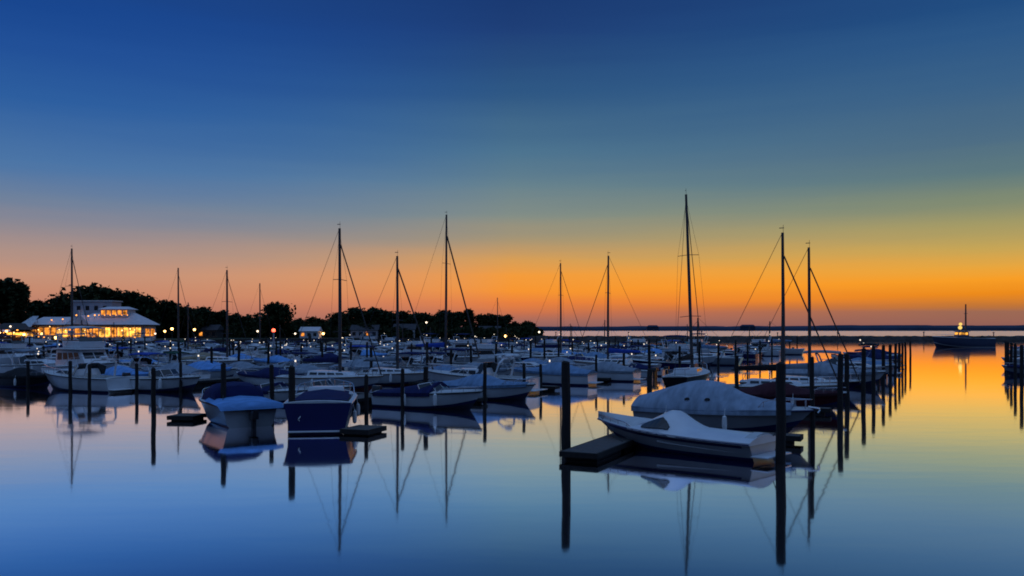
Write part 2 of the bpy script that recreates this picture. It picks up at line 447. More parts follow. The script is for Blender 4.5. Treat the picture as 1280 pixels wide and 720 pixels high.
def k_fly(p, lod):
    r = empty('flybridge_yacht'); H = Hull(10.5, 3.5, 1.75, 1.15, .6, well=(.04, .25, .55), rake=1.2)
    H.build(r, 'hull_' + p['hull'], p['stripe'], 'antifoul_dark', lod=lod)
    dh = cabin(r, (-2.7, 1.45, 1.18), (2.2, 1.15, 1.45), (-2.7, 1.32, 2.75), (1.0, 1.1, 2.75), wins=4, v=(.42, .82), back=True, name='deckhouse', lod=lod)
    mb = MB(); mb.box((-.8, 0, 2.82), (4.6, 3.1, .12)); mb.build('flybridge_deck', ['gelcoat'], r, bevel=.04)
    mb = MB(); mb.frustum((-1.6, 1.3, 2.89), (.9, 1.15, 2.89), (-1.6, 1.35, 3.5), (1.15, 1.2, 3.45)); mb.build('flybridge_coaming', ['gelcoat'], r, bevel=.06)
    mb = MB(); mb.frustum((.9, 1.05, 3.47), (.95, 1.05, 3.47), (.55, .95, 3.85), (.58, .95, 3.85)); mb.build('windscreen', ['tinted_glass'], r)
    if p['canvas']: canopy(r, -2.6, .6, 1.35, 3.0, 4.75, 'canvas_' + p['canvas'])
    a = MB(); a.tube([(-2.4, -1.3, 2.88), (-2.8, -1.2, 4.1), (-2.8, 1.2, 4.1), (-2.4, 1.3, 2.88)], .08, 6); ar = a.build('radar_arch', ['gelcoat'], r)
    if lod < 2:
        b = MB(); b.lathe((-2.8, 0, 4.17), [(.05, 0), (.3, .03), (.3, .18), (.18, .25)], 12); b.build('radar_dome', ['gelcoat'], ar)
        b = MB(); b.tube([(-2.75, .9, 4.1), (-2.9, .9, 6.2)], .012, 4); b.build('antenna', ['pole_metal'], ar)
        bow_rail(H, r, .45, .7); swim_platform(H, r)
        for x in (-1.5, 1.5): fender(r, x, -1.95, .8)
    return r

def deck_lamp_or_glint(r, x, z, y=0):
    mb = MB(); mb.ball((x, y, z), .085, n=6); mb.tube([(x, y, z - .5), (x, y, z - .07)], .02, 4, 1); mb.build('deck_lamp_or_glint', ['glint_glow', 'pole_metal'], r)  # glowing ball added to far boats to imitate glints
BUILD = dict(runabout=k_runabout, console=k_console, cruiser=k_cruiser, covered=k_covered, sail=k_sail, fly=k_fly, dinghy=k_dinghy)
WORD = dict(runabout='runabout', console='centre console boat', cruiser='cabin cruiser', covered='motorboat', sail='sailboat', fly='flybridge yacht', dinghy='dinghy')
CAT = dict(runabout='motorboat', console='motorboat', cruiser='cabin cruiser', covered='motorboat', sail='sailboat', fly='yacht', dinghy='dinghy')
COVWORD = dict(runabout='cockpit cover', console='top', cruiser='canopy', covered='cover', sail='sail cover', fly='canopy', dinghy='')
CACHE = {}
BOATS = []   # (root, kind, spec, pos, custom label, row, side)
def boat(kind, pos, ang, hull='white', canvas=None, stripe='stripe_navy', lod=None, scale=1.0, label=None, heel=0, **kw):
    pos = Vector((pos[0], pos[1], 0))
    if lod is None: lod = 0 if pos.y < 95 else 2
    p = dict(hull=hull, canvas=canvas, stripe=stripe, **kw)
    key = (kind, lod, tuple(sorted((a, str(b)) for a, b in p.items())))
    if key in CACHE: r = copy_tree(CACHE[key])
    else:
        r = BUILD[kind](p, lod); CACHE[key] = r
        if lod >= 2 and kind in ('cruiser', 'console', 'runabout', 'fly') and canvas in (None, 'navy', 'white', 'black', 'green'):
            dx, dz = dict(cruiser=(-2.3, 2.75), console=(-.9, 2.75), runabout=(-2.6, 1.6), fly=(-2.7, 4.6))[kind]; deck_lamp_or_glint(r, dx, dz, .2)
    if kind == 'sail' and label:
        k_ = .75 * kw.get('L', 9.0) / 9 * scale; pos = pos - Vector((cos(ang), sin(ang), 0)) * k_
    r.location = pos; r.rotation_euler = (heel, 0, ang); r.scale = (scale,) * 3
    BOATS.append(dict(r=r, kind=kind, p=p, pos=pos, label=label, rad=3.0 * scale, lod=lod))
    return r
A_R = atan2(PV.y, PV.x)            # bow to the right, across the dock
A_L = A_R + pi                     # bow to the left
A_F = atan2(DV.y, DV.x)            # bow away along the dock
def ang(dx, dy): return atan2(dy, dx)

# ---------------- the nearest boats, placed from the photograph
# front runabout with its cover drawn down from the windshield
def hero_runabout():
    r = empty('runabout')
    H = Hull(7.1, 2.45, .95, .66, .4, well=(.05, .52, .35), rake=1.35, pw=2.5, full=.40, camber=.26, cw=.66, boot=.16)
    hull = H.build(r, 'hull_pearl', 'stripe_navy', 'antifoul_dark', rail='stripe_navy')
    def prof(t):
        if t >= .5: return .04 + .74 * max(0, 1 - (t - .5) / .2)
        return .20 + .58 * max(0, 1 - (.5 - t) / .15) ** 1.4
    cv = H.cover(r, -.005, .71, prof, 'gelcoat', 'cabin_shell', .06, 0)
    def on(t, f, g, lift=.012):       # a point on the cover, f = share of the half beam
        b, z, h = H.hb(t) + .035, H.sh(t), prof(t)
        xs = [(1.0, .03), (.82, .03 + h * .36), (.5, .03 + h * .78), (.2, .03 + h * .96), (0, .03 + h)]
        for (f1, z1), (f0, z0) in zip(xs, xs[1:]):
            if f0 <= f <= f1: zz = z0 + (z1 - z0) * (f - f0) / (f1 - f0)
        return (H.X(t, z), g * (b * f + lift), z + zz + lift)
    for g in (1, -1):
        fr = MB(); fr.tube([on(t, .60, g) for t in (.70, .65, .60, .55, .50)], .035, 5); fr.build('windshield_frame', ['gelcoat'], cv)
        sw = MB(); rows = []
        for t, fa, fb in ((.615, .90, .80), (.59, .91, .70), (.56, .92, .64), (.53, .92, .62), (.50, .92, .62), (.47, .90, .66), (.445, .88, .76)):
            a, b = on(t, fa, g, .045), on(t, fb, g, .045)
            rows.append([a, b, (b[0], b[1] - g * .07, b[2] - .08), (a[0], a[1] - g * .07, a[2] - .08)])
        sw.loft(rows, 0, closed=True); sw.build('side_window', ['tinted_glass'], cv, smooth=0)
    def side(t, f):
        a, b = H.half(t)[4], H.half(t)[5]; return (a[0] + (b[0] - a[0]) * f + .012, a[1] + (b[1] - a[1]) * f)
    for sg in (1, -1):
        st = MB()
        st.loft([[(H.X(t, side(t, f)[1]), sg * side(t, f)[0], side(t, f)[1]) for f in (.30, .62)] for t in [i / 24 for i in range(1, 23)]], 0, caps=False)
        st.build('side_stripe', ['stripe_navy'], hull)
    bow_rail(H, r, .70, .16); swim_platform(H, r)
    for x in (-1.4, .9): fender(r, x, -1.36, .35)
    mb = MB(); mb.box((2.0, 0, .98), (.5, .5, .05)); mb.build('deck_hatch', ['tinted_glass'], r, bevel=.02)
    c = MB(); c.tube([(3.35, -.06, 1.13), (3.35, .06, 1.13)], .03, 5); c.build('bow_cleat', ['steel_tube'], r)
    return r
BUILD['hero1'] = lambda p, lod: hero_runabout()
b0, b1 = at(746, 552), at(957, 576)
boat('hero1', (b0 + b1) / 2, ang(*(b0 - b1).xy), canvas='steel', label='sleek white motorboat with raked dark side windows, nearest boat, between two foreground pilings')

def hero_cruiser():
    r = empty('covered_cruiser')
    H = Hull(7.6, 2.7, 1.2, 1.05, .5, rake=1.2, pw=2.2, cw=.68, boot=.26)
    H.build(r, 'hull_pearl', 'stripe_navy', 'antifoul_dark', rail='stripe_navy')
    def h(t):
        a = .85 + .28 * t if t < .22 else (1.18 * math.exp(-((t - .34) / .30) ** 2) + .12)
        return a if t < .9 else a
    def prof(t):
        ks = [(-.1, .36), (0, .42), (.10, .66), (.30, 1.10), (.38, 1.18), (.50, 1.10), (.62, .60), (.72, .40), (.95, .16)]
        for (a, ha), (b, hb) in zip(ks, ks[1:]):
            if a <= t <= b: u = (t - a) / (b - a); return ha + (hb - ha) * u
        return .16
    H.cover(r, -.004, .90, lambda t: (prof(t - .03) + prof(t) * 2 + prof(min(t + .03, .95))) / 4, 'canvas_haze', 'boat_cover', .2, .2)
    for (t, g) in ((.34, -1), (.46, -1), (.34, 1), (.46, 1)):
        v = MB(); b, z = H.hb(t), H.sh(t)
        v.lathe((H.X(t, z), g * b * .80, z + .40), [(.16, 0), (.13, .05), (.05, .09)], 8); v.build('cover_vent', ['canvas_black'], r)
    bow_rail(H, r, .74, .42); swim_platform(H, r)
    for x in (-2, .6): fender(r, x, -1.62, .6)
    an = MB(); an.tube([(3.6, 0, 1.31), (4.05, 0, 1.25)], .05, 6); an.tube([(4.0, -.16, 1.09), (4.05, 0, 1.21), (4.0, .16, 1.09)], .03, 5); an.build('bow_anchor', ['steel_tube'], r)
    return r
BUILD['hero2'] = lambda p, lod: hero_cruiser()
boat('hero2', at(904, 541), ang(.84, -.54), canvas='steel', label='large cruiser fully covered in blue-grey canvas, directly behind the nearest white runabout')

def hero_skiff():   # white boat at the end of the second dock, stern to the camera
    r = empty('runabout')
    H = Hull(6.6, 2.75, 1.15, 1.0, .4, sw=.93, well=(.04, .5, .45), rake=1.1, pw=2.2, cw=.76)
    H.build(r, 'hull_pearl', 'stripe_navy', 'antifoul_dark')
    windshield(H, r, .60, .55, .4)
    c = MB(); z = 1.06
    c.loft([[(-3.62, y * .97, z - .22 if abs(y) > 1.2 else z - .16) for y in (-1.48, -1.1, 0, 1.1, 1.48)], [(-3.45, y, z + k) for y, k in ((-1.52, -.02), (-1.1, .06), (0, .10), (1.1, .06), (1.52, -.02))],
            [(-1.9, y, z + k) for y, k in ((-1.46, .02), (-1.1, .16), (0, .26), (1.1, .16), (1.46, .02))], [(-.6, y, z + k) for y, k in ((-1.42, .04), (-1.0, .28), (0, .42), (1.0, .28), (1.42, .04))]], 0)
    c.build('cockpit_cover', ['canvas_sky'], r, smooth=50)
    b = MB(); secs = []
    for x, hh in ((-1.6, .45), (-1.45, .72), (-.5, .86), (.3, .74), (.8, .2)):
        secs.append([(x, w, 1.08 + hh * k) for w, k in ((-1.2, 0), (-1.14, .6), (-.8, .95), (0, 1.04), (.8, .95), (1.14, .6), (1.2, 0))])
    b.loft(secs, 0); b.build('canvas_enclosure', ['canvas_navy'], r, smooth=50)
    outboard(r, -3.45, .40, 'motor_black', .0); bow_rail(H, r, .7, .4)
    fender(r, -1.5, -1.55, .55); fender(r, .6, -1.55, .6)
    return r
BUILD['hero3'] = lambda p, lod: hero_skiff()
boat('hero3', at(288, 526), ang(-.56, .83), canvas='sky', label='white runabout with bright blue stern cover and navy canvas, at the second dock end')

def hero_navy():
    r = empty('lobster_boat')
    H = Hull(8.2, 3.2, 1.6, 1.42, .5, sw=.96, cw=.74, well=(.05, .52, .5), rake=.9, pw=2.2, srake=-.25)
    hull = H.build(r, 'hull_navy', 'stripe_white', 'antifoul_dark', rail='stripe_white')
    c = MB(); secs = []
    for x, hh in ((-3.2, .10), (-1.6, .30), (0, .42), (1.4, .40)):
        secs.append([(x, w, 1.46 + hh * .7 * k) for w, k in ((-1.32, 0), (-1.1, .5), (0, 1), (1.1, .5), (1.32, 0))])
    c.loft(secs, 0); c.build('cockpit_cover', ['canvas_navy'], r, smooth=50)
    cabin(r, (.8, 1.0, 1.42), (2.6, .75, 1.55), (.9, .9, 1.85), (2.2, .7, 1.82), wins=2, name='cabin_trunk')
    mk = MB(); x = -H.L / 2 - .25 * .0 - .04
    def tx(z): return H.X(0, z) - .03
    pts = [(tx(.95), .80 + .05 * sin(i * .9), .62 + .045 * i) for i in range(6)]
    pts = [(tx(p[2]), p[1], p[2]) for p in pts]
    mk.tube(pts, [.015, .03, .035, .03, .025, .015], 5); mk.build('transom_emblem', ['stripe_white'], r)
    bow_rail(H, r, .55, .5); fender(r, -2.5, -1.62, .6); fender(r, .2, -1.66, .7)
    sp = MB(); sp.box((-4.3, 0, .14), (.5, 2.6, .07)); sp.build('swim_platform', ['stripe_white'], r, bevel=.02)
    return r
BUILD['hero4'] = lambda p, lod: hero_navy()
boat('hero4', at(406, 530), ang(-.14, 1.0), hull='navy', canvas='navy', scale=.93, label='navy-hulled boat with white rail and waterline stripe, stern to camera')

WL = 'stripe_navy'
def hero(kind, px, y, a, label, **kw): boat(kind, at(px, y), a, label=label, **kw)
# dock A beyond the covered cruiser
hero('covered', 985, 511, A_R, 'maroon-hulled motorboat under a dark maroon cover, behind the large covered cruiser', hull='maroon', canvas='maroon', scale=.84)
hero('sail', 979, 500, A_R, 'dark-covered sailboat among the right-hand boats, mast taller of the right pair', hull='grey', canvas='black', L=8.4, mast=10.7, furl=.05, stay=.86)
hero('sail', 1012, 493, A_R, 'sailboat with grey sail cover, mast shorter and right of the right pair', hull='navy', canvas='grey', L=8.0, mast=10.2, furl=.05, stay=.86, heel=.012)
hero('covered', 1040, 483, A_R, 'motorboat under a tall pale grey cover, right-hand dock beside the mast pair', canvas='grey', scale=1.05)
hero('cruiser', 1055, 474, A_R, 'white cabin cruiser with a grey canopy on the right-hand dock', canvas='grey')
# tall mast left of dock A
hero('sail', 866, 482, A_F, 'dark sailboat carrying the tallest mast, left of the large covered cruiser', hull='black', canvas='black', L=9.6, mast=15.4, furl=.03, stay=.97, heel=-.035)
hero('console', 1086, 456, A_R, 'grey boat with a black hard top near the far end of the rightmost dock', hull='grey', canvas='black', scale=1.15)
# dock B, right side (front row of the dense middle)
hero('runabout', 538, 510, A_R, 'white runabout with navy cockpit cover at the water front, mid photo', canvas='navy', scale=1.08)
hero('cruiser', 598, 489, A_L, 'big white cabin cruiser broadside in the middle row, right of the tall mast', scale=1.05)
hero('covered', 688, 480, A_L, 'white motorboat with steel-blue cover behind the left foreground piling', canvas='steel')
hero('sail', 760, 466, A_L, 'white sailboat with royal blue sail cover, right-hand end of middle row', canvas='royal', L=9.4, mast=12.2, furl=.03)
hero('sail', 872, 456, A_L, 'grey sailboat with long grey boom cover seen under the tallest mast', hull='grey', canvas='steel', L=9.6, mast=6.0, furl=.02)
hero('sail', 962, 443, A_L, 'white sailboat with pale boom cover just left of the right mast pair', hull='white', canvas='steel', L=10.4, mast=6.0, furl=.02)
# dock B, left side
hero('sail', 425, 488, A_R, 'white sailboat with navy sail cover behind the navy-hulled boat', canvas='navy', L=9.2, mast=12.0, furl=.045, stay=.90)
hero('sail', 497, 481, A_R, 'white sailboat with grey sail cover, mast midway between two taller ones', canvas='grey', L=8.6, mast=10.5, furl=.06, stay=.90)
hero('sail', 557, 460, A_R, 'white sailboat under the tallest mast of the middle rows', canvas='royal', L=11.0, mast=18.0, furl=.085, stay=.86, heel=-.015, lod=0)
hero('sail', 701, 455, A_R, 'white sailboat whose mast stands left of two equal masts, mid right', canvas='navy', L=9.5, mast=13.2, furl=.03, lod=0)
# left
hero('sail', 90, 459, A_R, 'sailboat with tall mast in front of the lit restaurant', canvas='navy', L=10.0, mast=14.2, furl=.04, lod=0)
hero('sail', 223, 451, A_R, 'white sailboat with lean mast right of the lit restaurant', canvas='grey', L=9.6, mast=13.4, furl=.03)
hero('sail', 284, 462, A_R, 'white sailboat with mast rising behind the blue-covered runabout', canvas='navy', L=9.2, mast=11.2, furl=.025)
hero('sail', 325, 442, A_R, 'far sailboat with thin mast in front of the round dark tree', canvas='grey', L=9.6, mast=13.2, furl=.02)
hero('sail', 622, 436, A_R, 'far sailboat with faint short mast near the end of the trees', canvas='grey', L=8.6, mast=12, furl=.02)
hero('sail', 235, 446, A_L, 'small far sailboat with short mast beside the lean mast', canvas='tan', L=7.6, mast=9, furl=.02)
hero('fly', 108, 476, ang(.80, -.6), 'white flybridge yacht with high wheelhouse below the restaurant lights', canvas='white')
hero('cruiser', 102, 488, A_L, 'white cabin cruiser at the left water front, before the flybridge yacht', scale=1.0)
hero('cruiser', 48, 470, A_R, 'white cabin cruiser with dark windows near the left edge', canvas='grey')
hero('covered', 34, 484, A_R, 'black-hulled boat under a black cover at the left water front', hull='black', canvas='black', scale=.85)
hero('covered', 157, 483, A_R, 'navy-hulled boat with sky-blue cover between two white boats on the left', hull='navy', canvas='sky', scale=.9)
hero('runabout', 205, 489, A_R, 'long white open runabout at the left water front, beside the left tall piling', scale=1.15)

# ---------------- docks
DOCKS = [(-11.45, 28.6, 128), (-33.3, 46, 168), (-57, 62, 196), (-81, 80, 210), (-105, 98, 218), (-129, 116, 222), (-153, 136, 220), (-177, 158, 214), (-201, 172, 206)]
ORD = ['zeroth', 'first', 'second', 'third', 'fourth', 'fifth', 'sixth', 'seventh', 'eighth', 'ninth', 'tenth', 'eleventh', 'twelfth', 'thirteenth', 'fourteenth', 'fifteenth',
       'sixteenth', 'seventeenth', 'eighteenth', 'nineteenth', 'twentieth', 'twenty-first', 'twenty-second', 'twenty-third', 'twenty-fourth', 'twenty-fifth', 'twenty-sixth', 'twenty-seventh', 'twenty-eighth', 'twenty-ninth', 'thirtieth']
def dockname(i): return 'rightmost dock' if i == 0 else ORD[i + 1] + ' dock from right'
def dpt(x0, y, v=0):      # a point on a dock line, v metres to its right
    return Vector((x0 + DIR * y, y, 0)) + PV * v
for i, (x0, ya, yb) in enumerate(DOCKS):
    a, b = dpt(x0, ya), dpt(x0, yb); ln = (b - a).length; w = 1.9 if i else 1.25; dz = -.17 if i == 0 else 0
    r = empty('floating_dock'); r.location = a; r.rotation_euler = (0, 0, A_F)
    tag(r, 'long grey plank floating dock, ' + ('nearest one, running beside the rightmost boats' if i == 0 else ORD[i + 1] + ' counted from the right'), 'dock', 'floating docks of the marina')
    mb = MB(); n = int(ln / .9)
    for k in range(n): mb.box(((k + .5) * ln / n, 0, .47 + dz), (ln / n - .012, w, .05))
    mb.build('deck_boards', ['dock_wood'], r, smooth=0)
    mb = MB()
    for g in (1, -1): mb.box((ln / 2, g * (w / 2 + .035), .40 + dz), (ln, .07, .18))
    mb.box((-.04, 0, .40 + dz), (.075, w + .14, .18))
    mb.build('edge_beam', ['piling_wood'], r, smooth=0)
    mb = MB(); n = int(ln / 3)
    for k in range(n): mb.box(((k + .5) * ln / n, 0, .12), (ln / n - .5, w * .9, .56 + 2 * dz))
    mb.build('float', ['dock_float'], r, smooth=0)

# fill the docks with boats
def clash(p, rad=3.0):
    for b in BOATS:
        d = b['pos'] - p
        if abs(d.dot(DV)) < rad * .93 and abs(d.dot(PV)) < 7.0: return True
    return False
PK = .95
PAL = [('covered', dict(canvas='grey')), ('covered', dict(canvas='navy')), ('covered', dict(canvas='steel')), ('covered', dict(canvas='tan')), ('covered', dict(canvas='sky')),
       ('cruiser', dict(canvas='navy')), ('cruiser', dict(canvas='royal')), ('cruiser', dict(canvas=None)), ('cruiser', dict(canvas='white')), ('cruiser', dict(canvas='grey', hull='navy', stripe='stripe_white')),
       ('runabout', dict(canvas=None)), ('runabout', dict(canvas='navy')), ('runabout', dict(canvas='sky')), ('runabout', dict(canvas='grey', hull='blue')), ('runabout', dict(canvas=None, hull='cream')),
       ('console', dict(canvas='white')), ('console', dict(canvas='navy')), ('console', dict(canvas='black', hull='grey')), ('console', dict(canvas='green')),
       ('fly', dict(canvas=None)), ('fly', dict(canvas='navy')),
       ('sail', dict(canvas='navy', L=8.0, mast=6.5, furl=.02)), ('sail', dict(canvas='white', L=8.0, mast=6.0, furl=.02)), ('sail', dict(canvas='royal', hull='navy', stripe='stripe_white', L=8.4, mast=6.4, furl=.02))]
WEIGHT = [4, 5, 3, 2, 2, 5, 3, 4, 3, 3, 5, 5, 1, 3, 2, 4, 4, 4, 3, 2, 2, 1, 1, 1]
for i, (x0, ya, yb) in enumerate(DOCKS):
    for side in (-1, 1):
        if i == 0 and side == -1: continue
        y = ya + (3.0 if i else 24.0)
        while y < yb:
            p = dpt(x0, y, side * (5.2 if i else 4.9))
            px = CX + F * p.x / p.y
            step = 3.75 + max(0, y - 60) * .016 + rnd.uniform(-.3, .5)
            if i == 0: step = 4.3
            if -60 < px < 1330 and not clash(p, 3.9) and rnd.random() < (.97 if y < 120 else .93):
                kd, sp = rnd.choices(PAL, WEIGHT)[0]
                if i == 0 and kd in ('fly', 'cruiser', 'sail'): kd, sp = rnd.choice([PAL[0], PAL[1], ('covered', dict(canvas='black', hull='grey')), ('covered', dict(canvas='navy', hull='navy', stripe='stripe_white')), ('runabout', dict(canvas='black')), ('console', dict(canvas='navy', hull='grey')), PAL[2]])
                if y < 78 and kd in ('fly', 'cruiser'): kd, sp = PAL[rnd.choice((0, 2, 10, 11, 13, 14, 15))]
                a = (A_R if (side < 0) == (rnd.random() < .7) else A_L) + rnd.uniform(-.04, .04)
                boat(kd, p + PV * rnd.uniform(-.4, .4), a, scale=(rnd.uniform(.80, .96) if kd != 'fly' else .80) * (1 if i else 1.08), **sp)
            y += step

# label every boat: custom text, or its look and its berth
for b in BOATS:
    X0 = b['pos'].x - DIR * b['pos'].y
    best = min(range(len(DOCKS)), key=lambda i: abs(abs(X0 - DOCKS[i][0]) - 5.7))
    b['row'] = best; b['side'] = 'left' if X0 < DOCKS[best][0] else 'right'
for i in range(len(DOCKS)):
    for sd in ('left', 'right'):
        bs = sorted([b for b in BOATS if b['row'] == i and b['side'] == sd], key=lambda b: b['pos'].y)
        for n, b in enumerate(bs):
            k = b['kind']; c = b['p']['canvas']; h = b['p']['hull']
            if b['label']: lab = b['label']
            else:
                cw = {'sky': 'light-blue', 'steel': 'steel-blue', 'royal': 'royal-blue', 'sky': 'sky-blue'}.get(c, c)
                d = f"{h} {WORD[k]}" + (f", {cw} {COVWORD[k]}" if c else ', uncovered')
                lab = f"{d}, {sd} side of {dockname(i)}, {ORD[n + 1]} boat along"
            tag(b['r'], lab, CAT.get(k, 'motorboat' if k != 'hero2' else 'cabin cruiser'), 'boats moored along the marina docks')
tag(BOATS[3]['r'], None, 'motorboat')

# ---------------- finger piers
FING = []
def finger(p, vec_a, ln, label, w=1.0, dz=-.12):
    r = empty('finger_pier'); r.location = (p.x, p.y, 0); r.rotation_euler = (0, 0, vec_a)
    mb = MB(); n = max(4, int(ln / .4))
    for k in range(n): mb.box(((k + .5) * ln / n, 0, .44 + dz), (ln / n - .015, w, .045))
    mb.build('deck_boards', ['dock_wood'], r, smooth=0)
    mb = MB()
    for g in (1, -1): mb.box((ln / 2, g * (w / 2 + .03), .36 + dz), (ln, .06, .2))
    mb.box((ln + .03, 0, .36 + dz), (.06, w + .12, .2)); mb.build('edge_beam', ['piling_wood'], r, smooth=0)
    mb = MB(); mb.box((ln / 2, 0, .06), (ln * .9, w * .85, .36)); mb.build('float', ['dock_float'], r, bevel=.05)
    tag(r, label, 'pier', 'finger piers between the berths')
for i, (x0, ya, yb) in enumerate(DOCKS[:4]):
    k = 0
    y = ya + (7.2 if i == 0 else 8)
    while y < min(yb, 100):
        for side in ((1,) if i == 0 else (-1, 1)):
            p = dpt(x0, y, side * 1.05)
            k += 1
            finger(p, A_R if side > 0 else A_L, 5.2, f"narrow plank finger pier, {ORD[k]} counting outward along the {dockname(i)}", .8)
        y += 11.4 if i == 0 else 10.5
finger(at(250, 525), ang(-1, .12), 1.3, 'short dark pier stub left of the blue-covered white runabout', 1.3, -.2)
finger(at(437, 541), ang(.9, -.3), 1.3, 'short dark pier stub right of the navy-hulled boat', 1.6, -.2)

def rope(a, b, sag, label):
    mb = MB(); a, b = Vector(a), Vector(b)
    mb.tube([a.lerp(b, i / 8) - Vector((0, 0, sag * 4 * (i / 8) * (1 - i / 8))) for i in range(9)], .016, 5)
    tag(mb.build('mooring_line', ['rope_line']), label, 'rope', 'mooring lines')
bpy.context.view_layer.update()
def bp(i, x, y, z): return BOATS[i]['r'].matrix_world @ Vector((x, y, z))
P708, P976, P364, P279 = at(708, 570), at(976, 580), at(364, 541), at(279, 531)
rope(bp(0, 3.3, .1, 1.0), dpt(-11.45, 31.5, .5) + Vector((0, 0, .34)), .12, 'bow line from the nearest white runabout down to the rightmost dock')
rope(bp(0, -3.4, -.9, .7), P976 + Vector((0, 0, 1.5)), .10, 'stern line from the nearest white runabout to the piling at its stern')
rope(bp(2, -3.0, 1.2, 1.0), P279 + Vector((0, 0, 1.5)), .12, 'stern line from the blue-covered white runabout to the piling before it')
rope(bp(3, -3.6, 1.3, 1.35), P364 + Vector((0, 0, 1.7)), .10, 'stern line from the navy-hulled boat to the piling at its left corner')

# ---------------- mooring pilings
PI = []
def piling(pos, top, r, label):
    rr = random.Random(len(PI) + 50)
    mb = MB(); n = 9; lean = rr.uniform(-.02, .02); lx = rr.uniform(-.012, .012)
    pts = []; rs = []
    for i in range(8):
        z = -1.2 + (top + 1.2) * i / 7
        pts.append((lx * z + .012 * sin(i * 1.7 + len(PI)), lean * z * .5, z)); rs.append(r * (1.06 - .12 * i / 7) * (1 + rr.uniform(-.03, .03)))
    pts.append((pts[-1][0] + .01, 0, top + .05)); rs.append(r * .55)
    mb.tube(pts, rs, n)
    o = mb.build('mooring_piling', ['piling_wood'], None, smooth=40, loc=(pos.x, pos.y, 0))
    tag(o, label, 'piling', 'timber mooring pilings'); PI.append(o)
for (px, yb, yt, r, label) in [
    (708, 570, 453, .165, 'thick near piling at the end of the rightmost dock, left of the runabout bow'),
    (976, 580, 455, .165, 'thick near piling standing at the stern of the nearest white runabout'),
    (1016, 548, 448, .095, 'dark piling second back on the right, below the shorter right-hand mast'),
    (1050, 517, 443, .15, 'dark piling third back along the right-hand outer line'),
    (1059, 508, 443, .14, 'dark piling fourth back on the right, close beside the third'),
    (1079, 496, 436, .15, 'dark piling fifth back on the right, reflection longest of the far ones'),
    (1092, 488, 433, .14, 'dark piling sixth back along the right-hand outer line'),
    (1104, 482, 432, .14, 'dark piling seventh back along the right-hand outer line'),
    (1113, 476, 431, .14, 'dark piling eighth back along the right-hand outer line'),
    (1119, 471, 430, .13, 'dark piling ninth back along the right-hand outer line'),
    (1124, 467, 429, .13, 'dark piling tenth back along the right-hand outer line'),
    (1128, 463, 429, .13, 'dark piling eleventh back along the right-hand outer line'),
    (1132, 460, 428, .13, 'dark piling twelfth back along the right-hand outer line'),
    (1138, 457, 427, .13, 'last dark piling at the far end of the right-hand outer line'),
    (812, 532, 462, .13, 'dark piling standing behind the bow of the nearest white runabout'),
    (921, 500, 445, .13, 'dark piling behind the large covered cruiser, right of the tallest mast'),
    (192, 521, 461, .12, 'slim dark piling alone in open water near the left, long reflection'),
    (279, 531, 455, .13, 'dark piling in front of the blue-covered white runabout'),
    (364, 541, 459, .15, 'dark piling at the left corner of the navy-hulled boat'),
    (340, 518, 457, .12, 'dark piling between the blue-covered runabout and the navy-hulled boat'),
    (458, 522, 470, .11, 'short dark piling just right of the navy-hulled boat'),
    (532, 510, 459, .15, 'stout dark piling before the navy-covered white runabout, mid photo'),
    (503, 512, 462, .11, 'slim dark piling left of the stout one, mid water front'),
    (606, 504, 455, .12, 'dark piling in front of the big broadside white cruiser'),
    (655, 498, 455, .11, 'dark piling right of the big broadside white cruiser'),
    (676, 490, 456, .11, 'dark piling midway between the big cruiser and the left foreground piling'),
    (745, 478, 444, .11, 'dark piling right of the left foreground piling, by middle row boats'),
    (780, 474, 442, .12, 'dark piling at the right end of the middle row'),
    (88, 491, 452, .13, 'dark piling before the left white cabin cruiser'),
    (112, 492, 456, .12, 'dark piling just right of the one before the left cabin cruiser'),
    (35, 486, 452, .12, 'dark piling by the black-covered boat at the left edge'),
    (171, 492, 455, .12, 'dark piling between the navy boat and long white runabout, left'),
    (226, 491, 454, .11, 'dark piling at the right end of the long white runabout'),
]:
    p = at(px, yb); piling(p, CAMZ - (yt - HY) * p.y / F, r, label)
cnt = {}
for i, (x0, ya, yb) in enumerate(DOCKS[:6]):
    for side in (-1, 1):
        if i == 0: continue
        y = max(ya + 4, 76); n = 0
        while y < min(yb, 185):
            p = dpt(x0, y + rnd.uniform(-.8, .8), side * 9.7); px = CX + F * p.x / p.y
            if 5 < px < 1270:
                n += 1
                piling(p, rnd.uniform(2.6, 3.3), .13, f"slim dark piling, {ORD[n]} along the {'left' if side < 0 else 'right'} outer edge of {dockname(i)}")
            y += 6.0 + y * .025

# ---------------- added pedestals whose glowing blocks imitate glints among the boats
pp = None
for i, (x0, ya, yb) in enumerate(DOCKS):
    y = max(ya + 3, 78); k = 0
    while y < yb and i > 0:
        p = dpt(x0, y, .7 if k % 2 else -.7); px = CX + F * p.x / p.y
        if 0 < px < 1270:
            k += 1
            if pp is None:
                pp = empty('glint_pedestal')
                mb = MB(); mb.frustum((-.11, .13, 0), (.11, .13, 0), (-.09, .11, 1.0), (.09, .11, 1.0)); mb.build('post', ['gelcoat'], pp, bevel=.02)
                mb = MB(); mb.box((0, 0, 1.09), (.12, .14, .17)); mb.build('lamp', ['glint_glow'], pp, bevel=.02)  # glowing block added as a glint, not a known lamp
                mb = MB(); mb.frustum((-.12, .14, 1.178), (.12, .14, 1.178), (-.02, .03, 1.26), (.02, .03, 1.26)); mb.build('cap', ['gelcoat'], pp)
                q = pp
            else: q = copy_tree(pp)
            q.location = (p.x, p.y, .49)
            tag(q, f"added white pedestal with a glowing glint block, {ORD[k]} along the {dockname(i)}", 'pedestal', 'added glint pedestals on the docks')
        y += 8 + y * .04

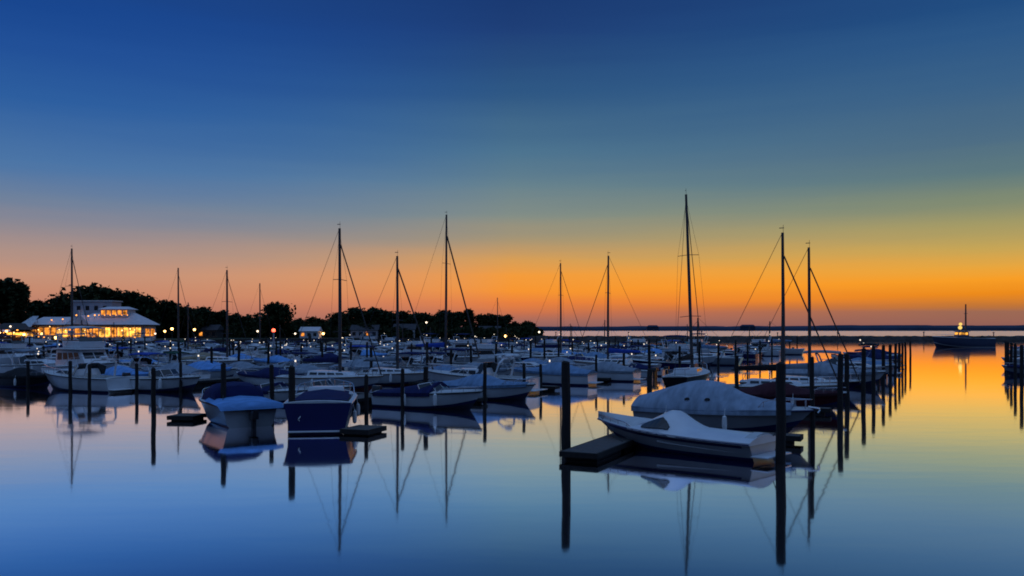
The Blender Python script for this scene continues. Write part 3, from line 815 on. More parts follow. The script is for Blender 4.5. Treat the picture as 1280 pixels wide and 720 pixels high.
# ---------------- far right pier with boats
r = empty('floating_dock'); a = Vector((54, 60, 0)); r.location = a; r.rotation_euler = (0, 0, atan2(1, .5))
mb = MB()
for k in range(160): mb.box(((k + .5) * .95, 0, .47), (.93, 2.0, .05))
mb.build('deck_boards', ['dock_wood'], r, smooth=0)
mb = MB(); mb.box((76, 0, .12), (151, 1.8, .6)); mb.build('float', ['dock_float'], r)
tag(r, 'floating dock at the right edge, behind the five boats there', 'dock', 'floating docks of the marina')
RE = [(1282, 470, 'covered', dict(canvas='navy', hull='grey'), 'grey motorboat with navy cover, nearest boat cut by the right edge'),
      (1278, 459, 'cruiser', dict(canvas='grey'), 'white cabin cruiser with grey canopy at the right edge of the photo'),
      (1275, 451, 'runabout', dict(canvas='navy', hull='grey'), 'grey runabout with navy cover, third boat back at the right edge'),
      (1271, 445, 'cruiser', dict(canvas='navy'), 'white cabin cruiser with navy canopy, fourth back at the right edge'),
      (1268, 440, 'covered', dict(canvas='steel'), 'white motorboat with steel-blue cover, farthest back at the right edge')]
for px, y, k, sp, lab in RE:
    o = boat(k, at(px + 14, y), A_L, scale=.8, **sp); tag(o, lab, CAT[k], 'boats moored along the marina docks')
for j, (px, yb, yt) in enumerate([(1257, 460, 428), (1260, 464, 428), (1264, 469, 429), (1269, 475, 430), (1277, 484, 432)]):
    p = at(px, yb); piling(p, CAMZ - (yt - HY) * p.y / F, .14, f"dark piling at the right edge of the photo, {['farthest', 'second farthest', 'middle one', 'second nearest', 'nearest'][j]} of five")

# ---------------- far work vessel on the right
ws = empty('work_vessel'); wp = at(1203, 434); ws.location = wp; ws.rotation_euler = (0, 0, radians(172))
H = Hull(14.6, 4.2, 2.7, 2.2, .8, sw=.9, rake=.9, well=(.06, .4, .5)); H.build(ws, 'ship_blue', 'stripe_white', 'antifoul_dark', rail='rubber_black')
cb = cabin(ws, (-1.2, 1.5, 2.3), (1.7, 1.4, 2.4), (-1.0, 1.4, 4.0), (1.3, 1.3, 4.0), m='ship_blue', wins=3, v=(.5, .85), name='wheelhouse', glass='window_bright', lod=0)
mb = MB(); mb.box((.1, 0, 4.07), (2.9, 3.2, .12)); mb.build('roof', ['wall_grey'], cb, bevel=.03)
mb = MB(); mb.tube([(-.8, 0, 4.1), (-.8, 0, 11.0)], [.24, .17], 8); ms = mb.build('mast', ['mast_alloy'], ws)
mb = MB(); mb.tube([(-.8, -1.2, 8.6), (-.8, 1.2, 8.6)], .05, 5); mb.build('crosstree', ['mast_alloy'], ms)
for dx, z, rr in ((.45, 5.9, .40), (.55, 5.0, .48)):
    mb = MB(); mb.ball((dx, 0, z), rr, n=10); mb.tube([(dx, 0, 4.1), (dx, 0, z - rr * .9)], .06, 5, 1); mb.build('deck_lamp_or_glint', ['bulb_yellow', 'pole_metal'], ws)
bow_rail(H, ws, .5, .7)
tag(ws, 'dark blue work vessel with a single mast and glowing yellow lamps, far right', 'work boat')

# ------------------------------------------------------------------ setting
# water
mb = MB(); mb.add([(-9000, -300, 0), (9000, -300, 0), (9000, 16000, 0), (-9000, 16000, 0)], [(0, 1, 2, 3)])
m = bpy.data.materials.new('harbour_water'); m.use_nodes = True; nt = m.node_tree; n = nt.nodes; l = nt.links
n.remove(n['Principled BSDF'])
gl = n.new('ShaderNodeBsdfGlossy'); gl.distribution = 'GGX'; gl.inputs['Color'].default_value = (1.33, 1.28, 1.32, 1); gl.inputs['Roughness'].default_value = .05  # glossy colour above full reflectance, brightens the mirrored sky beyond real water
df = n.new('ShaderNodeBsdfDiffuse'); df.inputs['Color'].default_value = (.006, .010, .018, 1)
fr = n.new('ShaderNodeFresnel'); fr.inputs['IOR'].default_value = 1.33
mr = n.new('ShaderNodeMapRange'); mr.interpolation_type = 'SMOOTHSTEP'; mr.inputs[1].default_value = .03; mr.inputs[2].default_value = .34; mr.inputs[3].default_value = .03; mr.inputs[4].default_value = 1.0
mx = n.new('ShaderNodeMixShader')
tc = n.new('ShaderNodeTexCoord'); mp = n.new('ShaderNodeMapping'); mp.inputs['Scale'].default_value = (.35, .9, 1)
nz = n.new('ShaderNodeTexNoise'); nz.inputs['Scale'].default_value = .8; nz.inputs['Detail'].default_value = 2
bp = n.new('ShaderNodeBump'); bp.inputs['Strength'].default_value = .10; bp.inputs['Distance'].default_value = .03
l.new(tc.outputs['Object'], mp.inputs['Vector']); l.new(mp.outputs[0], nz.inputs['Vector']); l.new(nz.outputs['Fac'], bp.inputs['Height'])
l.new(bp.outputs[0], gl.inputs['Normal'])
l.new(fr.outputs[0], mr.inputs[0]); l.new(mr.outputs[0], mx.inputs['Fac']); l.new(df.outputs[0], mx.inputs[1]); l.new(gl.outputs[0], mx.inputs[2])
l.new(mx.outputs[0], n['Material Output'].inputs['Surface'])
MATS['harbour_water'] = m
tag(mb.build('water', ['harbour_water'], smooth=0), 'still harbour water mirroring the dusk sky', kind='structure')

mb = MB(); mb.add([(-9000, 336, .004), (9000, 336, .004), (9000, 15900, .004), (-9000, 15900, .004)], [(0, 1, 2, 3)])
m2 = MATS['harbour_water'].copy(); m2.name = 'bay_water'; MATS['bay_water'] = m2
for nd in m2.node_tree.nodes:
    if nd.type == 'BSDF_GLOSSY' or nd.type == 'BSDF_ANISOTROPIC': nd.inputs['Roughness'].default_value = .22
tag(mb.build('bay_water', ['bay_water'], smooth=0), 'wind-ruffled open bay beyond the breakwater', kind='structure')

# shore ground
SH = [(-420, 232), (-104, 232), (-96, 250), (-84, 272), (-60, 296), (-20, 312), (10, 318), (26, 322)]
mb = MB(); top = [(x, y, 1.3) for x, y in SH]; bk = [(30, 340, 1.3), (10, 380, 2), (-420, 470, 3)]
poly = top + bk; k = len(poly)
mb.add(poly + [(x, y, -2) for x, y, z in poly], [list(range(k))] + [(i, (i + 1) % k, k + (i + 1) % k, k + i) for i in range(k)])
tag(mb.build('ground', ['grassy'], smooth=0), 'dark low shore under the trees and restaurant', kind='structure')
# sea wall along the shore
mb = MB()
for (x0_, y0_), (x1_, y1_) in zip(SH[:-1], SH[1:]):
    a, b = Vector((x0_, y0_ - .35, 0)), Vector((x1_, y1_ - .35, 0)); c = (a + b) / 2; d = b - a
    mb.box((c.x, c.y, .2), (d.length, .5, 2.6), rz=atan2(d.y, d.x))
tag(mb.build('sea_wall', ['rock'], smooth=0), 'dark retaining sea wall along the tree-lined shore', 'sea wall')
# breakwater
mb = MB(); rr = random.Random(3); secs = []
for i in range(241):
    x = 6 + 420 * i / 240; y = 317 + 5 * sin(x * .012)
    secs.append([(x, y + o_ + rr.uniform(-.35, .35), z + rr.uniform(-.18, .18)) for o_, z in ((-4.2, -1.5), (-3.0, .4), (-1.6, 1.5), (-.8, 2.05), (.8, 2.05), (1.8, 1.3), (4, -1.5))])
mb.loft(secs, 0)
bw = mb.build('breakwater', ['rock'], smooth=0)
tag(bw, 'long low dark breakwater crossing behind the marina', 'breakwater')
for i in range(14):
    mb = MB(); x = 20 + i * 27 + rr.uniform(-5, 5); h = rr.uniform(1.0, 1.8); y = 317 + 5 * sin(x * .012)
    mb.tube([(x, y, 1.9), (x, y, 2.0 + h)], .16, 6); mb.box((x, y, 2.0 + h), (.55, .4, .3)); mb.build('marker_post', ['trim_dark'], bw)
# far shore: low wooded land across the bay
mb = MB(); secs = []
for i in range(401):
    x = -1400 + 5600 * i / 400
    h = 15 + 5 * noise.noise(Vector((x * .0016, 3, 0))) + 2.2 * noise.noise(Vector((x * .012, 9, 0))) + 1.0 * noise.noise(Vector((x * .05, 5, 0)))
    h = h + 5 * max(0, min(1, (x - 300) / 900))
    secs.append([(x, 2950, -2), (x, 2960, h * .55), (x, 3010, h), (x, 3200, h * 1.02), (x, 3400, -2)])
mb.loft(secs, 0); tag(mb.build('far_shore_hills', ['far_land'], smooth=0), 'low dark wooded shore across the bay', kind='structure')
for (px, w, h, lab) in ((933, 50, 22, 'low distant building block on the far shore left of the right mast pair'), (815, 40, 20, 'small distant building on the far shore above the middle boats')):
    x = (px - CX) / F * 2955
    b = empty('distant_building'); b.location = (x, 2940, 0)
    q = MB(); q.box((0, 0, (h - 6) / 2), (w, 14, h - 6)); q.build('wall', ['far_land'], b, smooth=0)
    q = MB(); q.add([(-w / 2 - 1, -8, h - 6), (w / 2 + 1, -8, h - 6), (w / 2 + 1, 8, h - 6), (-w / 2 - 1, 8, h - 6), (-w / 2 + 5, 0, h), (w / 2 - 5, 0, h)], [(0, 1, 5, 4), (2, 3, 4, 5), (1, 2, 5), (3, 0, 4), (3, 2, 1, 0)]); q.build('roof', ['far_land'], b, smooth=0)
    tag(b, lab, 'building')

# ---------------- trees
def crown_mesh(seed, rx, rz, lf, style):
    r_ = random.Random(seed); mb = MB()
    lobes = []
    for i in range(11 if style != 'tall' else 9):
        if style == 'tall':
            z = r_.uniform(-.8, .9); a = r_.uniform(0, 2 * pi); rr = .30 * (1 - .5 * abs(z)); lobes.append((rr * cos(a), rr * sin(a), z, r_.uniform(.26, .40)))
        else:
            z = r_.uniform(-.55, .75); a = r_.uniform(0, 2 * pi); rr = r_.uniform(.15, .62) * sqrt(max(0, 1 - z * z * .8)); lobes.append((rr * cos(a), rr * sin(a), z, r_.uniform(.26, .46)))
    for (lx, ly, lz, lr) in lobes:
        for j in range(330):
            d = Vector((r_.gauss(0, 1), r_.gauss(0, 1), r_.gauss(0, 1))).normalized() * lr * (r_.uniform(.35, 1.05) ** .6 if r_.random() < .86 else r_.uniform(1.05, 1.45))
            p = Vector(((lx + d.x) * rx, (ly + d.y) * rx, (lz + d.z) * rz))
            s = lf * r_.uniform(.5, 1.2); u = Vector((r_.gauss(0, 1), r_.gauss(0, 1), r_.gauss(0, .7))).normalized(); v = u.cross(Vector((r_.gauss(0, 1), r_.gauss(0, 1), r_.gauss(0, 1)))).normalized()
            mb.add([p - u * s, p + v * s * .55, p + u * s, p - v * s * .55], [(0, 1, 2, 3)])
    me = bpy.data.meshes.new('crown'); me.from_pydata(mb.v, [], mb.f)
    return me, lobes
CROWNS = []
for sd, rx, rz, st in ((1, 5.6, 4.6, 'round'), (2, 6.4, 4.2, 'round'), (3, 4.6, 4.8, 'round'), (4, 3.2, 5.6, 'tall'), (5, 7.0, 4.0, 'round'), (6, 4.0, 3.4, 'round')):
    me, lobes = crown_mesh(sd, rx, rz, .55, st); me.materials.append(MATS['leaf_dark' if sd % 2 else 'leaf_olive'])
    t = MB(); base = -rz * 1.12
    t.tube([(0, 0, base - 1.5), (.1, 0, base + rz * .4), (0, .1, 0), (0, 0, rz * .4)], [.42, .32, .2, .06], 8)
    for (lx, ly, lz, lr) in lobes: t.tube([(0, 0, (lz - .8) * rz * .6 - rz * .2), (lx * rx * .6, ly * rx * .6, lz * rz - lr * rz * .3), (lx * rx, ly * rx, lz * rz)], [.16, .10, .03], 5)
    CROWNS.append((me, t.mesh('trunk', ['bark']), rx, rz, base))
def tree(px, D, ytop, ci, wide=1.0, label=''):
    cm, tm, rx, rz, base = CROWNS[ci]
    ztop = CAMZ - (ytop - HY) * D / F
    gz = 1.3; total = rz * 1.05 - base
    s = (ztop - gz) / total
    r = empty('tree'); r.location = ((px - CX) / F * D, D, gz); r.rotation_euler = (0, 0, rnd.uniform(0, 6.28))
    for nm, me in (('crown', cm), ('trunk', tm)):
        o = bpy.data.objects.new(nm, me); COL.objects.link(o); o.parent = r
        o.location = (0, 0, -base * s); o.scale = (s * wide, s * wide, s)
    tag(r, label, 'tree', 'trees along the shore')
TREES = [
    (-4, 268, 345, 2, 1.15, 'largest dark tree, cut by the left edge of the photo'), (22, 262, 353, 3, 1.2, 'pointed dark tree left of the restaurant, beside the largest tree'),
    (44, 290, 372, 0, 1.3, 'low broad dark tree left behind the restaurant roof'), (62, 296, 374, 1, 1.2, 'low dark tree just left of the grey upper block'),
    (82, 300, 364, 0, 1.0, 'dark tree behind the grey upper block, left one'), (102, 296, 363, 2, 1.1, 'dark tree behind the grey upper block, right one'),
    (130, 282, 354, 1, 1.0, 'tall rounded dark tree behind the restaurant, right of the grey block'), (146, 290, 358, 2, 1.2, 'dark tree behind the restaurant dormer'),
    (166, 284, 361, 0, 1.1, 'dark tree above the right end of the restaurant roof'), (188, 292, 370, 4, 1.0, 'broad dark tree right of the restaurant'),
    (207, 300, 381, 5, 1.2, 'smaller dark tree left of the lean mast'), (232, 300, 379, 1, .95, 'round dark tree behind the lean mast'),
    (252, 306, 380, 0, 1.1, 'wide dark tree right of the lean mast'), (272, 312, 384, 2, 1.2, 'dark tree left of the mast behind the runabout'),
    (297, 318, 389, 5, 1.1, 'small dark tree in the dip left of the round tree'), (312, 320, 391, 5, 1.0, 'small dark tree close beside the round tree'),
    (338, 304, 375, 1, .95, 'large round dark tree standing out mid left above the red lamp'), (352, 310, 384, 0, .9, 'dark tree leaning on the round one, right side'),
    (376, 326, 395, 5, 1.1, 'low dark tree above the pale shed'), (392, 326, 392, 0, 1.1, 'low dark tree right of the pale shed'),
    (412, 330, 396, 2, 1.2, 'low dark tree left of the mast behind the navy-hulled boat'), (432, 328, 392, 1, 1.0, 'dark tree behind the mast of the navy-cover sailboat'),
    (448, 330, 386, 0, 1.0, 'taller dark tree right of that mast, left of two crests'), (466, 330, 385, 2, 1.2, 'taller dark tree, right of two crests'),
    (484, 334, 388, 4, .9, 'broad dark tree left of the mid mast'), (503, 332, 390, 0, 1.1, 'dark tree right of the mid mast'),
    (520, 336, 392, 1, 1.0, 'low dark tree midway between the mid mast and tallest middle mast'), (538, 334, 393, 2, 1.2, 'low dark tree just left of the tallest middle mast'),
    (553, 336, 389, 0, 1.0, 'dark tree directly behind the tallest middle mast'), (568, 334, 390, 4, .85, 'dark tree just right of the tallest middle mast'),
    (587, 336, 389, 3, 1.2, 'narrow pointed dark tree between tallest middle mast and tree line end'), (602, 336, 394, 1, 1.0, 'low dark tree near the end of the tree line'),
    (617, 336, 396, 5, 1.2, 'low dark tree behind the faint short mast'), (629, 334, 394, 2, 1.0, 'last full dark tree at the end of the tree line'),
    (642, 336, 404, 5, 1.0, 'small dark bush-like tree past the last full tree'), (656, 338, 403, 5, 1.1, 'outermost small dark tree at the tip of the shore'),
]
for t in TREES:
    mid = t[0] > 425
    tree(t[0], t[1], t[2] + (-1 if mid else 4), t[3], t[4] * (1.3 if mid else 1.08), label=t[5])
# low shrubs closing the gaps under the crowns
rs = random.Random(11)
SHR = MB()
for j in range(900):
    a, h = rs.uniform(0, 2 * pi), rs.random(); rr = sqrt(rs.random())
    p = Vector((rr * cos(a) * 3.4, rr * sin(a) * 2.0, h * 3.4 * (1 - rr * .5))); s = rs.uniform(.25, .6)
    u = Vector((rs.gauss(0, 1), rs.gauss(0, 1), rs.gauss(0, 1))).normalized(); v = u.cross(Vector((rs.gauss(0, 1), rs.gauss(0, 1), rs.gauss(0, 1)))).normalized()
    SHR.add([p - u * s, p + v * s * .6, p + u * s, p - v * s * .6], [(0, 1, 2, 3)])
shm = bpy.data.meshes.new('shrub'); shm.from_pydata(SHR.v, [], SHR.f); shm.materials.append(MATS['leaf_olive'])
k = 0
for px in range(196, 668, 15):
    D = 318 + rs.uniform(-4, 6) if px > 400 else 300 + (px - 196) * .09
    X = (px - CX) / F * D
    o = bpy.data.objects.new('shrub', shm); COL.objects.link(o); k += 1
    o.location = (X, D + 4, 1.2); o.scale = (1.7, 1, rs.uniform(1.3, 2.1)); o.rotation_euler = (0, 0, rs.uniform(-.4, .4))
    tag(o, f"low dark shrub under the shore trees, {ORD[min(k, 30)] if k <= 30 else 'thirty-' + ['first','second','third','fourth'][k-31]} from the left", 'shrub', 'shrubs under the shore trees')

# ---------------- the restaurant
RD = 240.0
def RX(px, D=RD): return (px - CX) / F * D
def RZ(y, D=RD): return CAMZ - (y - HY) * D / F
rest = empty('restaurant'); rest.location = (RX(106), RD, 1.3)
ox, oy, oz = rest.location
def L(px, y, dy=0.0, D=RD): return Vector((RX(px, D) - ox, dy, RZ(y, D) - oz))
tag(rest, 'long pale waterfront restaurant with a bright orange-lit window band, left', 'restaurant')
x0, x1 = RX(38) - ox, RX(180) - ox
zt = RZ(407) - oz
mb = MB(); mb.box(((x0 + x1) / 2, 4, zt / 2), (x1 - x0, 8, zt)); wall = mb.build('wall', ['wall_white'], rest, smooth=0)
# lit windows along the front
nw = 18
for i in range(nw):
    a = x0 + .6 + (x1 - x0 - 1.2) * i / nw; b = a + (x1 - x0 - 1.2) / nw - .35
    z0 = 1.0 if i > 4 else 1.6
    mb = MB(); mb.box(((a + b) / 2, -.03, (z0 + zt - .7) / 2 + .1), (b - a, .08, zt - .7 - z0)); w = mb.build('window', ['window_bright' if i in (4, 5, 8, 11, 12, 14, 15, 16, 17) else 'window_light'], rest, smooth=0)
    mb = MB(); c = (a + b) / 2; zz = (z0 + zt - .7) / 2 + .1
    mb.box((c, -.09, zz), (.07, .05, zt - .7 - z0)); mb.box((c, -.10, zz + .5), (b - a, .05, .07)); mb.build('muntin', ['trim_dark'], w, smooth=0)
# side lit window facing right
for i in range(2):
    mb = MB(); mb.box((x1 + .03, 2.2 + i * 3.6, 2.4), (.08, 2.6, 2.0)); mb.build('window', ['window_light'], rest, smooth=0)
# eave and roofs
mb = MB(); mb.box(((x0 + x1) / 2, 3.9, zt + .12), (x1 - x0 + 1.6, 10.4, .3)); mb.build('eave', ['trim_dark'], rest, smooth=0)
def hip(mb, xa, xb, ya, yb, z0, xc, xd, yc, yd, z1):
    mb.add([(xa, ya, z0), (xb, ya, z0), (xb, yb, z0), (xa, yb, z0), (xc, yc, z1), (xd, yc, z1), (xd, yd, z1), (xc, yd, z1)], [(3, 2, 1, 0), (4, 5, 6, 7), (0, 1, 5, 4), (1, 2, 6, 5), (2, 3, 7, 6), (3, 0, 4, 7)])
zr = zt + .28
mb = MB(); hip(mb, RX(84) - ox, x1 + .9, -1.2, 9.2, zr, RX(110) - ox, RX(160) - ox, 3.2, 5.2, RZ(391) - oz); mb.build('hip_roof', ['roof_pale'], rest, smooth=0)
mb = MB(); hip(mb, x0 - .9, RX(84) - ox - .02, -1.2, 9.2, zr, x0 + 2.0, RX(84) - ox - .02, 3.2, 5.2, RZ(396) - oz); mb.build('low_roof', ['roof_pale'], rest, smooth=0)
# dormer pavilion glowing on the hip roof
xa, xb = RX(123) - ox, RX(157) - ox; za, zb = RZ(396) - oz, RZ(386.5) - oz
mb = MB(); mb.box(((xa + xb) / 2, 3.8, (za + zb) / 2), (xb - xa, 5, zb - za)); dm = mb.build('dormer', ['wall_white'], rest, smooth=0)
for i in range(5):
    mb = MB(); w_ = (xb - xa) / 5; mb.box((xa + w_ * (i + .5), 1.28, (za + zb) / 2 + .15), (w_ * .72, .06, (zb - za) * .55)); mb.build('window', ['window_light'], dm, smooth=0)
mb = MB()
for i in range(6): mb.ball((xa - .2 + (xb - xa + .4) * i / 5, .7, za + .5), .13, n=6)
mb.build('added_dormer_bulb', ['bulb_amber'], dm)  # bulbs added to make the dormer and the roof below glow
mb = MB(); hip(mb, xa - .6, xb + .6, .5, 7.0, zb + .01, xa + 1, xb - 1, 3.2, 4.4, RZ(383) - oz); mb.build('dormer_roof', ['roof_pale'], dm, smooth=0)
# grey upper block, chimney, gable
xa, xb = RX(69) - ox, RX(120) - ox
mb = MB(); mb.box(((xa + xb) / 2, 12.5, (RZ(376) - oz) / 2), (xb - xa, 6, RZ(376) - oz)); ub = mb.build('upper_block', ['wall_grey'], rest, smooth=0)
mb = MB(); mb.box(((xa + xb) / 2, 12.5, RZ(375) - oz + .05), (xb - xa + .7, 6.7, .35)); mb.build('parapet', ['wall_white'], ub, smooth=0)
for i in range(4):
    mb = MB(); mb.box((xa + 1.8 + i * 2.6, 9.48, RZ(384) - oz), (1.1, .06, 1.3)); mb.build('window', ['tinted_glass'], ub, smooth=0)
mb = MB(); mb.box((RX(92.5) - ox, 4.2, RZ(396) - oz), (1.1, 1.1, 3.6)); mb.box((RX(92.5) - ox, 4.2, RZ(396) - oz + 1.9), (1.35, 1.35, .25)); mb.build('chimney', ['wall_white'], rest, smooth=0)
mb = MB(); gx = RX(104) - ox
mb.add([(gx - 2.6, -1.6, zr), (gx + 2.6, -1.6, zr), (gx, -1.6, RZ(394) - oz), (gx - 2.6, 4, zr), (gx + 2.6, 4, zr), (gx, 4, RZ(394) - oz)], [(0, 1, 2), (3, 5, 4), (0, 2, 5, 3), (1, 4, 5, 2), (0, 3, 4, 1)])
mb.build('entrance_gable', ['roof_pale'], rest, smooth=0)
# eave bulbs
rb = random.Random(21)
for i in range(13):
    mb = MB(); mb.ball((x0 + (x1 - x0) * (i + rb.uniform(.1, .9)) / 13, -1.2 - rb.random() * .5, zt - rb.uniform(.3, 1.4)), rb.uniform(.09, .15), n=6); mb.build('eave_bulb', ['bulb_warm'], rest)
for px_, yy_ in ((95, 394), (101, 396), (110, 395), (118, 394), (78, 399), (64, 400)):
    mb = MB(); p_ = L(px_, yy_, .2); mb.ball(p_, .2, n=6); mb.tube([p_ - Vector((0, 0, .18)), p_ - Vector((0, 0, 1.2))], .05, 4, 1); mb.build('added_roof_lamp', ['bulb_amber', 'pole_metal'], rest)  # lamps added to wash the roof edges in warm light
# terrace in front
tr = empty('terrace_deck'); tr.location = (RX(100), RD - 4.6, 1.3)
mb = MB(); mb.box((0, 0, .12), (38, 5.2, .24)); mb.build('deck_boards', ['dock_wood'], tr, smooth=0)
mb = MB()
for i in range(27): mb.box((-18.8 + i * 1.45, -2.5, .75), (.08, .08, 1.0))
mb.box((0, -2.5, 1.27), (37.8, .1, .07)); mb.box((0, -2.5, .8), (37.8, .05, .05)); mb.build('railing', ['trim_dark'], tr, smooth=0)
for i in range(16):
    mb = MB(); xx = -18.5 + i * 2.4 + rb.uniform(-.8, .8); mb.ball((xx, rb.uniform(-2, 1.5), rb.uniform(.9, 1.5)), rb.uniform(.12, .24), n=6, sz=.8); mb.build('table_lamp', ['bulb_amber'], tr)
for i in range(9):
    mb = MB(); xx = -17 + i * 4.1 + rb.uniform(-1, 1); mb.lathe((xx, -1.2 + rb.uniform(-.5, .5), .24), [(.28, 0), (.36, .5), (.30, .52)], 8)
    for j in range(26):
        a = rb.uniform(0, 6.28); u = Vector((cos(a), sin(a), rb.uniform(.2, 1.2))); c = Vector((xx, -1.2, .8)) + u * rb.uniform(.2, .7)
        mb.add([c - u * .2, c + Vector((-u.y, u.x, 0)) * .1, c + u * .25, c - Vector((-u.y, u.x, 0)) * .1], [(0, 1, 2, 3)])
    mb.build('planter', ['leaf_dark'], tr, smooth=0)
tag(tr, 'dark railed timber terrace along the front of the lit restaurant', 'terrace')
# open-sided bar pavilion with string bulbs, left of the restaurant
pv = empty('bar_pavilion'); pv.location = (RX(24), RD - 3, 1.3)
for xx in (-5, -1.6, 1.6, 5):
    for yy in (-3, 3):
        mb = MB(); mb.box((xx, yy, 1.6), (.22, .22, 3.2)); mb.build('post', ['trim_dark'], pv, smooth=0)
mb = MB(); hip(mb, -6, 6, -4, 4, 3.2, -2.2, 3.0, -.5, .5, 5.0); mb.build('roof', ['wall_dark'], pv, smooth=0)
mb = MB(); mb.box((0, 2.8, 1.5), (9.6, .2, 2.4)); mb.build('back_wall', ['wall_white'], pv, smooth=0)
mb = MB(); mb.box((.3, 2.66, 1.7), (7.6, .05, 1.2)); mb.build('lit_bar_shelf', ['window_bright'], pv, smooth=0)
mb = MB(); mb.box((0, -1.2, .6), (7, .8, 1.2)); mb.build('bar_counter', ['teak'], pv, smooth=0)
for i in range(12):
    mb = MB(); mb.ball((-5.2 + i * .95, -3.6, 2.6 + .5 * cos(i * 2.1)), .15 + .10 * (i % 3 == 0), n=6); mb.build('string_bulb', ['bulb_amber' if i % 4 else 'bulb_warm'], pv)
tag(pv, 'open bar pavilion strung with orange bulbs, left of the restaurant', 'pavilion')
# sloped white awning between pavilion and restaurant
aw = empty('awning'); aw.location = (RX(37), RD - 1.5, 1.3)
mb = MB(); z0, z1 = RZ(410) - oz, RZ(395) - oz
mb.add([(-2.4, -2, z0), (2.4, -2, z0 + .4), (2.6, 1.5, z1), (.9, 1.5, z1), (-2.4, -2, z0 - .12), (2.4, -2, z0 + .28), (2.6, 1.5, z1 - .12), (.9, 1.5, z1 - .12)], [(0, 1, 2, 3), (7, 6, 5, 4), (0, 4, 5, 1), (1, 5, 6, 2), (2, 6, 7, 3), (3, 7, 4, 0)])
mb.build('canvas', ['canvas_white'], aw, smooth=0)
for xx, yy, zz in ((-2.2, -1.9, z0), (2.2, -1.9, z0 + .3), (2.3, 1.4, z1 - .1)):
    mb = MB(); mb.tube([(xx, yy, 0), (xx, yy, zz)], .06, 6); mb.build('pole', ['pole_metal'], aw)
tag(aw, 'steep white awning at the left end of the restaurant', 'awning')
# flood lamps on the terrace
def lamp(px, D, y, bulb, label, r=.34, base=1.3):
    o = empty('street_lamp'); o.location = (RX(px, D), D, base); h = RZ(y, D) - base
    mb = MB(); mb.lathe((0, 0, 0), [(.16, 0), (.12, .3), (.07, .5), (.055, h - .4)], 8); mb.build('pole', ['pole_metal'], o)
    mb = MB(); mb.ball((0, 0, h), r, n=10); mb.build('lamp_globe', [bulb], o)
    mb = MB(); mb.lathe((0, 0, h + r * .8), [(r * .9, 0), (r * .6, .12), (.05, .2)], 10); mb.build('lamp_cap', ['pole_metal'], o)
    tag(o, label, 'street lamp', 'lamps along the shore')
for px, D, y, bl, lab, r in [
    (8, 233, 414, 'bulb_warm', 'warm lamp at the far left edge beside the bar pavilion', .4), (13, 234, 408, 'bulb_white', 'second lamp from the left edge, taller and whiter', .3),
    (30, 233, 418, 'bulb_warm', 'warm lamp low in front of the bar pavilion', .4), (52, 233.5, 417, 'bulb_warm', 'warm lamp on the terrace at the left end of the windows', .35),
    (70, 233.5, 422, 'bulb_warm', 'brightest warm terrace lamp, below the low roof', .55), (194, 246, 417, 'bulb_white', 'white lamp just right of the restaurant', .3),
    (206, 258, 414, 'bulb_warm', 'warm lamp right of the restaurant, under the trees', .4), (215, 268, 411, 'bulb_warm', 'bright warm lamp beside the lean mast', .5),
    (243, 292, 412, 'bulb_warm', 'warm lamp on the dark shore right of the lean mast', .5), (322, 300, 414, 'bulb_white', 'white lamp below the large round tree', .42),
    (369, 306, 417, 'bulb_white', 'white lamp left of the pale shed', .4), (404, 308, 417, 'bulb_warm', 'orange lamp right of the pale shed', .55),
    (428, 310, 423, 'bulb_white', 'white lamp low beside the mast behind the navy-hulled boat', .45), (462, 312, 424, 'bulb_white', 'white lamp under the taller two tree crests', .35),
    (533, 318, 403, 'bulb_white', 'high pale lamp among the trees left of the tallest middle mast', .42), (572, 314, 428, 'bulb_warm', 'warm lamp low by the water right of tallest middle mast', .4),
    (632, 318, 420, 'bulb_warm', 'warm reddish lamp near the end of the tree line', .6), (644, 319, 420, 'bulb_white', 'white lamp just right of the reddish one', .4), (674, 322, 415, 'bulb_white', 'white lamp at the very tip of the shore', .45)]:
    lamp(px, D, y, bl, lab, r * .85)
# red beacon on a pale post among the boats
p = at(342, 452); o = empty('beacon_post'); o.location = (p.x, p.y, 0)
mb = MB(); hz = CAMZ - (413 - HY) * p.y / F; mb.tube([(0, 0, -1), (0, 0, hz - .25)], [.16, .11], 8); mb.build('post', ['wall_grey'], o)
mb = MB(); mb.ball((0, 0, hz), .26, n=10); mb.build('beacon_light', ['bulb_red'], o)
mb = MB(); mb.lathe((0, 0, hz - .27), [(.2, 0), (.2, .06)], 10); mb.build('lamp_base', ['trim_dark'], o)
tag(o, 'pale post carrying a glowing red beacon light among the boats', 'beacon')

# small houses and sheds on the shore
def house(px, D, w, dep, h, rh, wm, rm, label, wins=3, lit=(), name='house'):
    o = empty(name); o.location = (RX(px, D), D, 1.3); X = w / 2
    mb = MB(); mb.box((0, dep / 2, h / 2), (w, dep, h)); mb.build('wall', [wm], o, smooth=0)
    mb = MB(); mb.add([(-X - .4, -.4, h + .01), (X + .4, -.4, h + .01), (X + .4, dep + .4, h + .01), (-X - .4, dep + .4, h + .01), (-X - .4, dep / 2, h + rh), (X + .4, dep / 2, h + rh)], [(3, 2, 1, 0), (0, 1, 5, 4), (2, 3, 4, 5), (1, 2, 5), (3, 0, 4)])
    mb.build('roof', [rm], o, smooth=0)
    for i in range(wins):
        mb = MB(); mb.box((-X + w * (i + .5) / wins, -.03, h * .55), (w / wins * .5, .07, h * .42)); mb.build('window', ['window_light' if i in lit else 'tinted_glass'], o, smooth=0)
    mb = MB(); mb.box((X * .1, -.03, h * .32), (.9, .08, h * .62)); mb.build('door', ['trim_dark'], o, smooth=0)
    tag(o, label, 'house' if name == 'house' else 'shed')
house(386, 304, 6.6, 6, 2.6, 1.6, 'wall_white', 'roof_pale', 'small pale shed with white roof between two shore lamps', 3, (0,), 'boat_shed')
